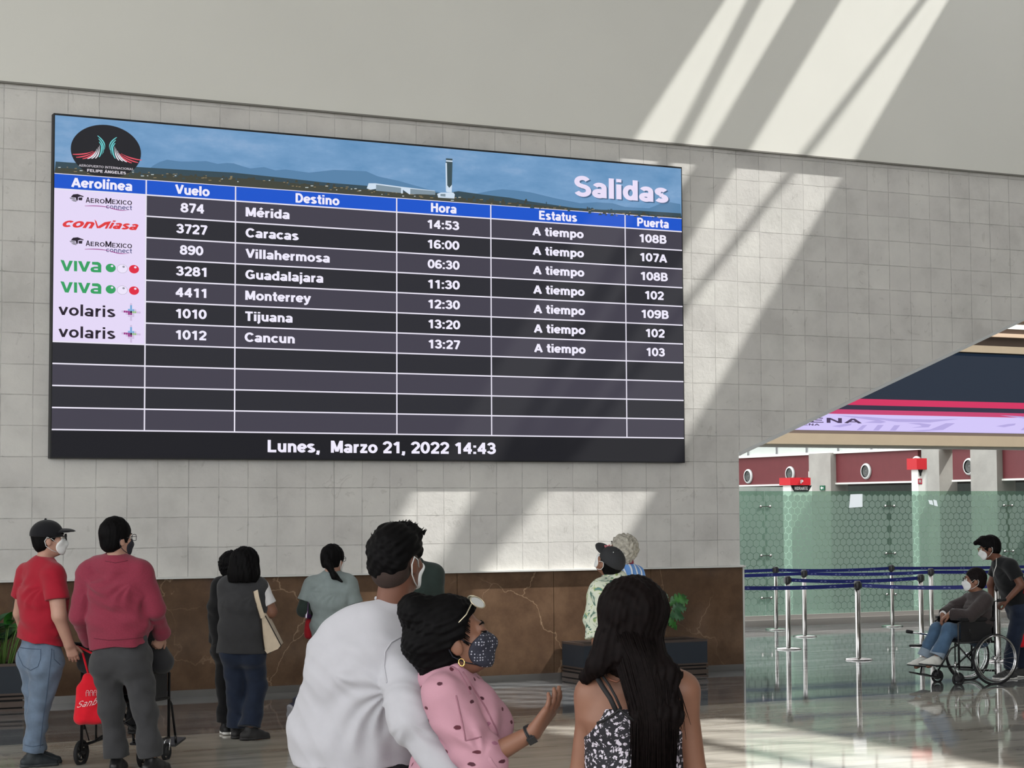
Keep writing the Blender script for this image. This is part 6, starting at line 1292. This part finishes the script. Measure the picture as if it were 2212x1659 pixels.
lw = on_floor(2150, 1478); a_ = -109; fw_ = dirang(a_); rt_ = unit(np.cross(fw_, V(0, 0, 1)))
LC, wch = chair(lw+rt_*.265, a_, 'wheelchair with large chrome-rimmed wheels carrying the man in rolled jeans', True)
Zc = float((LC.o-CAM)@CF)
p = Person('seated man in dark brown jumper, rolled jeans and white mask in the wheelchair', Z=Zc, face=-80, pitch=2, tface=-100, skin='tan', hs=1.08, build=1.0, foot='free', J=dict(
    H=(2106, 1254), N=(2115, 1284, .0), SL=(2130, 1298, -.17), SR=(2094, 1297, .17), EL=(2098, 1328, -.24), WL=(2052, 1326, -.12), ER=(2060, 1312, .14), WR=(2036, 1328, -.02),
    HL=(2118, 1372, -.09), HR=(2110, 1372, .09), KL=(2050, 1360, -.20), KR=(2024, 1360, .02), AL=(2022, 1422, -.26), AR=(1996, 1424, .0)))
p.toe = {q: p.J['A'+q]+dirang(-105)*.16+V(0, 0, -.055) for q in 'LR'}; p.footup = {q: unit(V(0, 0, 1)+dirang(-105)*-.12) for q in 'LR'}; p.root.location = [float(x) for x in LC(0, .2, .47)]
p.report('p12')
p.body([hand(p.J['WL'], -HR*.8+V(0, 0, -.5), V(0, 0, 1)-HR*.4, -HF-HR*.2, 30, 1.0), hand(p.J['WR'], V(0, 0, -1)-HR*.1, -HR, -HF, 28, 1.0)])
h = p.hairfield(.010, -.075, .03); h.wrinkle(strands(.0015)); p.put('hair', h, HAIR['dark'], .005); p.mask(MASKW, MASKW); p.glasses(mat('black spectacle frame', (24, 24, 26), .35))
p.top(CLOTH('white cotton', (214, 212, 214)), 'shirt_collar', sleeve=2.0, g=.008, loose=.004, neck=-.015, amp=.001, hem=p.pm+V(0, 0, .1))
p.top(CLOTH('dark brown knit', (58, 51, 51), var=.12, vs=100), 'jumper', sleeve=1.92, g=.020, loose=.014, hem=p.pm+V(0, 0, -.03), amp=.006, neck=.012)
JE = CLOTH('faded mid blue denim', (72, 96, 122), var=.16, vs=12); p.trousers(JE, g=.012, t1=1.86, flare=.022, seat=False, amp=.005); JC = CLOTH('pale denim inside', (132, 146, 160))
for q in 'LR':
    K_, A_ = p.J['K'+q], p.J['A'+q]; d_ = unit(A_-K_); f = Field().u(cone(K_+(A_-K_)*.68, K_+(A_-K_)*.93, .082, .088, cut='ab'), .01).sub(cone(K_+(A_-K_)*.9, K_+(A_-K_)*1.1, .055, .055), .004); p.put('turned_up_hem', f, JC, .005)
p.shoes(mat('white leather shoe', (206, 206, 200), .5), mat('dark rubber sole', (48, 52, 54), 0.6))
# pushing man
Zp = Zc+.42
p = Person('man in black T-shirt and blue jeans leaning forward to push the wheelchair', Z=Zp, face=-72, pitch=-14, tface=-100, skin='brown', hs=1.06, build=1.04, J=dict(
    H=(2138, 1184), N=(2160, 1208, .0), SL=(2184, 1224, -.18), SR=(2158, 1218, .18), EL=(2206, 1264, -.24), WL=(2174, 1298, -.22), ER=(2140, 1262, .22), WR=(2142, 1296, .20),
    HL=(2204, 1322, -.10), HR=(2200, 1320, .10), KL=(2190, 1378, -.12), KR=(2210, 1378, .12), AL=(2180, 1440, -.08), AR=(2208, 1438, .16), C=(2178, 1252, .0), W=(2192, 1286, 0)))
feet(p, -100, -95); p.report('p13')
p.body([hand(p.J['WL'], -HR*.9+V(0, 0, -.4), V(0, 0, 1)-HR*.3-HF*.4, -HF*.2-HR*.3+V(0, 0, -.5), 60, 1.0), hand(p.J['WR'], -HR+V(0, 0, -.3), V(0, 0, 1), HF, 60, 1.0)])
h = p.hairfield(.014, -.070, .03); h.u(cone(p.hp(0, .05, .105), p.hp(0, .125, .085), .040, .026, (p.R, 1.5)), .03).wrinkle(strands(.002)); p.put('hair', h, HAIR['black'], .005); p.mask(MASKW, MASKW); p.glasses(mat('amber spectacle frame', (120, 92, 46), .3))
p.top(CLOTH('black cotton', (25, 26, 28)), 't_shirt', sleeve=.62, g=.014, loose=.014, hem=p.pm+V(0, 0, .05), hemn=V(0, 0, -1)-HR*.2, amp=.005)
p.trousers(CLOTH('dark blue denim', (34, 46, 70), var=0.14), flare=.014); p.shoes(mat('dark grey trainer', (58, 58, 58), .6), mat('white rubber sole', (220, 218, 214), .5))
m = MB(); m.tube([p.J['N']+p.TF*.05-HF*.04+V(0, 0, .03), at(2152, 1222, Zp-.14), at(2147, 1236, Zp-.16), at(2146, 1246, Zp-.15)], .004, 6); m.build('lanyard', mat('white cord', (214, 214, 210), .7), p.root)
# red bag at his far elbow side
b_ = at(2214, 1366, Zp-.10); e = empty('red_carrier_bag', b_-V(0, 0, .20), 'bright red carrier bag hanging at the right edge beside the pushing man', 'bag')
f = Field().u(boxp(b_, (.08, .06, .17), (HR, HF, V(0, 0, 1)), .04)).wrinkle(folds(.006, (22, 14, 9))); obj('bag_body', f.mesh('bag_body', .006, CLOTH('red carrier plastic', (196, 24, 40))), e)
m = MB(); m.tube([b_+HR*-.05+V(0, 0, .16), b_+HR*-.02+V(0, 0, .34), at(2212, 1268, Zp-.22), b_+HR*.03+V(0, 0, .34), b_+HR*.05+V(0, 0, .16)], .007, 6); m.build('handle', CLOTH('red carrier plastic', (196, 24, 40)), e)

# ------------------------------------------------------------------ transport chair pushed by the man in maroon, its passenger and the red bag
P2 = PEOPLE['p2']; Z2 = P2.Z; o = at(244, 1500, Z2+.36); o[2] = 0
LT, tch = chair(o, 18, 'black folding transport chair in front of the man in the maroon jumper', False, w=.245, seat=.47, back=.89, arm=.68, cr=.07, rest=False)
p = Person('passenger in dark grey jacket sitting in the transport chair, hidden by the man in maroon', Z=Z2+.42, face=10, tface=10, skin='light', hs=1.0, foot='free', J=dict(
    H=(258, 1300, .05), N=(260, 1342, .02), SL=(212, 1362), SR=(310, 1362), EL=(192, 1432, .02), WL=(215, 1440, .28), ER=(350, 1430, .0), WR=(330, 1440, .28),
    HL=(240, 1476, .05), HR=(290, 1476, .05), KL=(238, 1470, .45), KR=(292, 1470, .45), AL=(240, 1560, .56), AR=(292, 1560, .56)))
p.toe = {q: p.J['A'+q]+dirang(10)*.16+V(0, 0, -.06) for q in 'LR'}; p.root.location = [float(x) for x in LT(0, .2, .49)]; p.report('p14')
p.body([hand(p.J['WL'], HF, V(0, 0, 1), HR, 25), hand(p.J['WR'], HF, V(0, 0, 1), -HR, 25)]); h = p.hairfield(.012); p.put('hair', h, HAIR['black']); p.mask(MASKW, MASKW)
GJ = CLOTH('dark grey quilting', (50, 50, 53)); p.top(GJ, 'jacket', g=.022, loose=.02, hem=p.pm+V(0, 0, .02), amp=.006); p.trousers(CLOTH('black denim', (36, 36, 40)), seat=False); p.shoes(mat('black leather shoe', (30, 30, 32), .4))
RB = CLOTH('red woven bag', (206, 26, 42), var=.06, bs=500); bc = at(214, 1510, Z2+.19); e = empty('red_carrier_bag', bc-V(0, 0, .20), 'large red bag with white script hanging behind the transport chair', 'bag')
f = Field().u(boxp(bc-V(0, 0, .03), (.175, .055, .155), (HR, HF, V(0, 0, 1)), .05), .02).u(boxp(bc+V(0, 0, .10), (.13, .045, .10), (HR, HF, V(0, 0, 1)), .04), .05).wrinkle(folds(.006, (14, 10, 7))); bb = obj('bag_body', f.mesh('bag_body', .006, RB), e)
m = MB(); top_ = LT(-.245, -.13, .895)
for s in (-1, 1): m.tube([bc+HR*s*.08+V(0, 0, .18), bc*.5+top_*.5+HR*s*.035+V(0, 0, .14), top_-V(0, 0, .0)], .009, 6)
m.build('handle', RB, e)
yb_ = bc-HF*.064; m = MB()
def tb(u, v): return yb_+HR*(u*.96+.0)+V(0, 0, v+.16*u)
put_text(m, 'Sanborns', tb, -.155, .14, -.035, .050, -.01, .55)
for k in range(3):
    c0_ = -.075+k*.030
    for q in ([(-.010, .0), (-.012, .03), (-.006, .042), (.006, .040), (.010, .028), (.008, .0)], [(-.004, .026), (.003, .026)]):
        m.tube([tb(c0_+a, .040+b-.004*k) for a, b in q], .0022, 5)
m.build('script_lettering', mat('white bag print', (226, 196, 196), .7), bb)

# ------------------------------------------------------------------ carried things
P3 = PEOPLE['p3']; Z3 = P3.Z; CAN = CLOTH('cream canvas', (202, 186, 164), bs=500); PIP = mat('dark bag piping', (42, 34, 32), .7)
e = empty('tote_bag', at(585, 1405, Z3-.03), 'cream canvas tote with dark edging on the shoulder of the waistcoat woman', 'bag')
q_ = [(564, 1322), (573, 1326), (607, 1394), (600, 1402), (577, 1412), (571, 1404)]; m = MB(); m.prism([at(x, y, Z3-.12) for x, y in q_], CF*.16); bg_ = m.build('bag_body', CAN, e); md = bg_.modifiers.new('soft edge', 'BEVEL'); md.width = .012; md.segments = 3
def ribbon3(m, pts, wd, th, mi=0):
    pts = [np.asarray(q) for q in pts]
    for i in range(len(pts)-1):
        a, b = pts[i], pts[i+1]; d = unit(b-a); sd = unit(np.cross(d, CF)); m.obox((a+b)/2, d*(np.linalg.norm(b-a)/2+.004), sd*wd, CF*th, mi)
st_ = [(552, 1256, -.01), (550, 1268, -.10), (554, 1290, -.135), (560, 1312, -.135), (567, 1334, -.125)]; m = MB(); ribbon3(m, [at(x, y, Z3+d) for x, y, d in st_], .022, .004); ribbon3(m, [at(552, 1256, Z3-.01), at(556, 1262, Z3+.06), at(563, 1290, Z3+.06)], .022, .004); sp_ = m.build('strap', CAN, e)
m = MB(); m.tube([at(x-5.5, y+1, Z3+d-.006) for x, y, d in st_]+[at(571, 1404, Z3-.126)], .005, 6); m.tube([at(x, y, Z3-.126) for x, y in ((573, 1330), (590, 1362), (607, 1394), (604, 1400))], .005, 6); m.build('piping', PIP, e)
P5 = PEOPLE.get('p5'); Z5 = fdepth(735, 1592)
c = at(671, 1314, Z5+.06); ax_ = unit(V(0, 0, 1)+HR*.08); e = empty('notebook', c-ax_*.09, 'white-edged purple notebook under the arm of the ponytail woman', 'notebook'); sx = unit(HF+HR*.25); nx_ = unit(np.cross(sx, ax_))
m = MB(); m.obox(c, sx*.09, ax_*.075, nx_*.006); m.build('pages', mat('plain white edge', (220, 222, 226), .8), e)
for s in (-1, 1): m = MB(); m.obox(c+nx_*s*.0085, sx*.093, ax_*.078, nx_*.0022); m.build('cover', mat('purple notebook cover', (82, 40, 92), .5), e)
c = at(667, 1358, Z5+.10); e = empty('red_pouch', c-V(0, 0, .09), 'small dark red pouch at the hip of the ponytail woman', 'bag'); f = Field().u(boxp(c, (.032, .06, .085), (HR, HF, V(0, 0, 1)), .028)).wrinkle(folds(.003, (30, 20, 24))); obj('pouch_body', f.mesh('pouch_body', .006, CLOTH('dark red nylon', (142, 26, 34))), e)
m = MB(); m.tube([c+V(0, 0, .08)+HF*.03, at(672, 1322, Z5+.16), c+V(0, 0, .08)-HF*.03], .004, 6); m.build('strap', CLOTH('dark red nylon', (142, 26, 34)), e)

# ------------------------------------------------------------------ planters along the wall
PLM = mat('slate blue planter panel', (44, 50, 58), .5, var=.04); PLR = mat('bronze planter rail', (96, 84, 78), .35, metal=.4); SOIL = mat('dark potting soil', (46, 36, 30), .95, var=.3, vscale=60, bump=.6, bscale=60)
def planter(x0, x1, yf, label, hgt=.43):
    yb = D-.06; e = empty('planter', ((x0+x1)/2, (yf+yb)/2, 0), label, 'planter', 'long slatted planters along the wall'); k = hgt/.43
    m = MB()
    for a, b in ((.0, .02), (.035, .085), (.105, .125), (.142, .16)): m.box((x0-.006, yf-.006, a*k), (x1+.006, yb, b*k))
    m.box((x0+.01, yf+.01, .0), (x1-.01, yb-.01, .16*k), 1); m.build('slatted_base', [PLR, mat('dark gap', (20, 19, 19), .8)], e)
    m = MB(); m.box((x0, yf, .16*k), (x1, yb, .405*k)); m.build('panel', PLM, e)
    m = MB()
    for lo, hi in (((x0-.004, yf-.004, .405*k), (x1+.004, yf+.03, .43*k)), ((x0-.004, yb-.03, .405*k), (x1+.004, yb+.004, .43*k)), ((x0-.004, yf+.03, .405*k), (x0+.03, yb-.03, .43*k)), ((x1-.03, yf+.03, .405*k), (x1+.004, yb-.03, .43*k))): m.box(lo, hi)
    m.build('rim', PLR, e); m = MB(); m.box((x0+.03, yf+.03, .39*k), (x1-.03, yb-.03, .415*k)); m.build('soil', SOIL, e); return e
yr = 18.70
rx1 = float(on_y(1528, 1410, yr)[0]); rx0 = float(on_y(1261, 1410, yr)[0]); planter(rx0, rx1, yr, 'dark slatted planter behind the long-haired girl', .42)
lx1 = float(on_y(52, 1470, yr)[0]); planter(lx1-1.45, lx1, yr, 'dark slatted planter of leafy plants behind the red T-shirt man', .45)
mx1 = float(on_y(1019, 1455, yr)[0]); planter(mx1-1.45, mx1, yr, 'dark slatted planter hidden behind the pink-bloused woman', .22)
def leafmat(n, c, c2):
    s = Tree(n); tc = s.n('TexCoord'); nz = s.n('TexNoise', {'Vector': tc.outputs['Object'], 'Scale': 9.0, 'Detail': 3.0}); s.to(s.ramp(nz.outputs['Fac'], [(.35, lin(c)), (.65, lin(c2))]), 'Base Color'); s.b.inputs['Roughness'].default_value = .35; return s.m
LF1 = leafmat('fresh green leaf', (28, 76, 26), (54, 118, 42)); LF2 = leafmat('deep green leaf', (22, 60, 34), (44, 92, 52)); STM = mat('pale green stem', (96, 128, 62), .6)
def leaf(root, base, tip, wd, up, m, fold=.25, droop=.12, split=0, name='leaf', stem=None):
    base = np.asarray(base, float); tip = np.asarray(tip, float); d = tip-base; L = np.linalg.norm(d); d = d/L; sd = unit(np.cross(d, up)); nn = np.cross(sd, d); N = 14; mb = MB(); rows = []
    for i in range(N+1):
        t = i/N; w_ = wd*math.sin(math.pi*min(1, t*.92+.06))**.75*(1-.25*t); c = base+d*L*t-V(0, 0, droop*L*t*t)+nn*L*.10*math.sin(math.pi*t); row = []
        for j in (-1, -.5, 0, .5, 1):
            cut_ = 1.0
            if split and i % 3 == 1 and abs(j) == 1: cut_ = .45
            row.append(c+sd*w_*j*cut_+nn*abs(j)*w_*fold)
        rows.append(row)
    vs = [q for r in rows for q in r]; th = nn*.0015; mb.raw([q+th for q in vs]+[q-th for q in vs], [(i*5+j, i*5+j+1, (i+1)*5+j+1, (i+1)*5+j) for i in range(N) for j in range(4)]+[(75+(i+1)*5+j, 75+(i+1)*5+j+1, 75+i*5+j+1, 75+i*5+j) for i in range(N) for j in range(4)], 0, True)
    lf = mb.build(name, m, root)
    if stem is not None:
        s_ = MB(); s_.tube([stem, (np.asarray(stem)+base)/2+V(0, 0, .03), base], [.007, .006, .004], 6); s_.build('stem', STM, lf)
    return lf
rnd = random.Random(21)
def lily(cx, cy, z, label, n=17, tall=.5):
    e = empty('leafy_plant', (cx, cy, z), label, 'plant', 'broad leaved plants in the left planter')
    for i in range(n):
        a = rnd.uniform(0, 2*math.pi); r = rnd.uniform(.02, .10); h_ = rnd.uniform(.45, 1.0)*tall; b = V(cx+r*math.cos(a), cy+r*.6*math.sin(a), z); m_ = b+V(math.cos(a)*h_*.22, math.sin(a)*h_*.14, h_*.62); o_ = m_+V(math.cos(a)*.20, math.sin(a)*.10-.02, rnd.uniform(.06, .20)); o_[1] = min(o_[1], D-.08); m_[1] = min(m_[1], D-.10)
        leaf(e, m_, o_, rnd.uniform(.045, .065), V(0, -.3, 1)-V(math.cos(a), math.sin(a), 0)*.6, LF1 if i % 3 else LF2, stem=b)
for k, (px, tall) in enumerate(((-50, .62), (8, .66), (-15, .5))): c_ = on_y(px, 1420, yr+.22); lily(float(c_[0]), yr+.2+.06*k, .415*.45/.43, ['broad-leaved green plant at the left end of the planter behind the red T-shirt man', 'tall broad-leaved green plant touching the elbow of the red T-shirt man', 'lower broad-leaved green plant between its two taller neighbours'][k], 16, tall)
def monstera(px, label, spec):
    c_ = on_y(px, 1368, yr+.22); z = .40; e = empty('monstera', (c_[0], yr+.22, z), label, 'plant'); b = V(c_[0], yr+.22, z)
    for (x0, y0, x1, y1, w_, dy, m_) in spec:
        p0 = on_y(x0, y0, yr+.15+dy); p1 = on_y(x1, y1, yr+.12+dy); leaf(e, p0, p1, w_, V(-.2, -1, .5), m_, .12, .10, 1, stem=b+V(rnd.uniform(-.04, .04), 0, 0))
monstera(1418, 'monstera with split glossy leaves in the planter behind the long-haired girl', [(1446, 1306, 1487, 1292, .10, 0, LF1), (1448, 1300, 1484, 1284, .07, .1, LF1), (1452, 1318, 1483, 1310, .085, -.05, LF2), (1446, 1330, 1478, 1332, .08, -.1, LF2), (1440, 1336, 1462, 1358, .06, -.12, LF1), (1436, 1330, 1448, 1352, .05, -.05, LF2), (1432, 1300, 1438, 1278, .06, .05, LF2),
    (1400, 1310, 1385, 1290, .09, 0, LF2), (1395, 1325, 1372, 1318, .08, 0, LF1), (1410, 1300, 1412, 1275, .07, .08, LF1), (1420, 1320, 1440, 1300, .08, .02, LF2)])
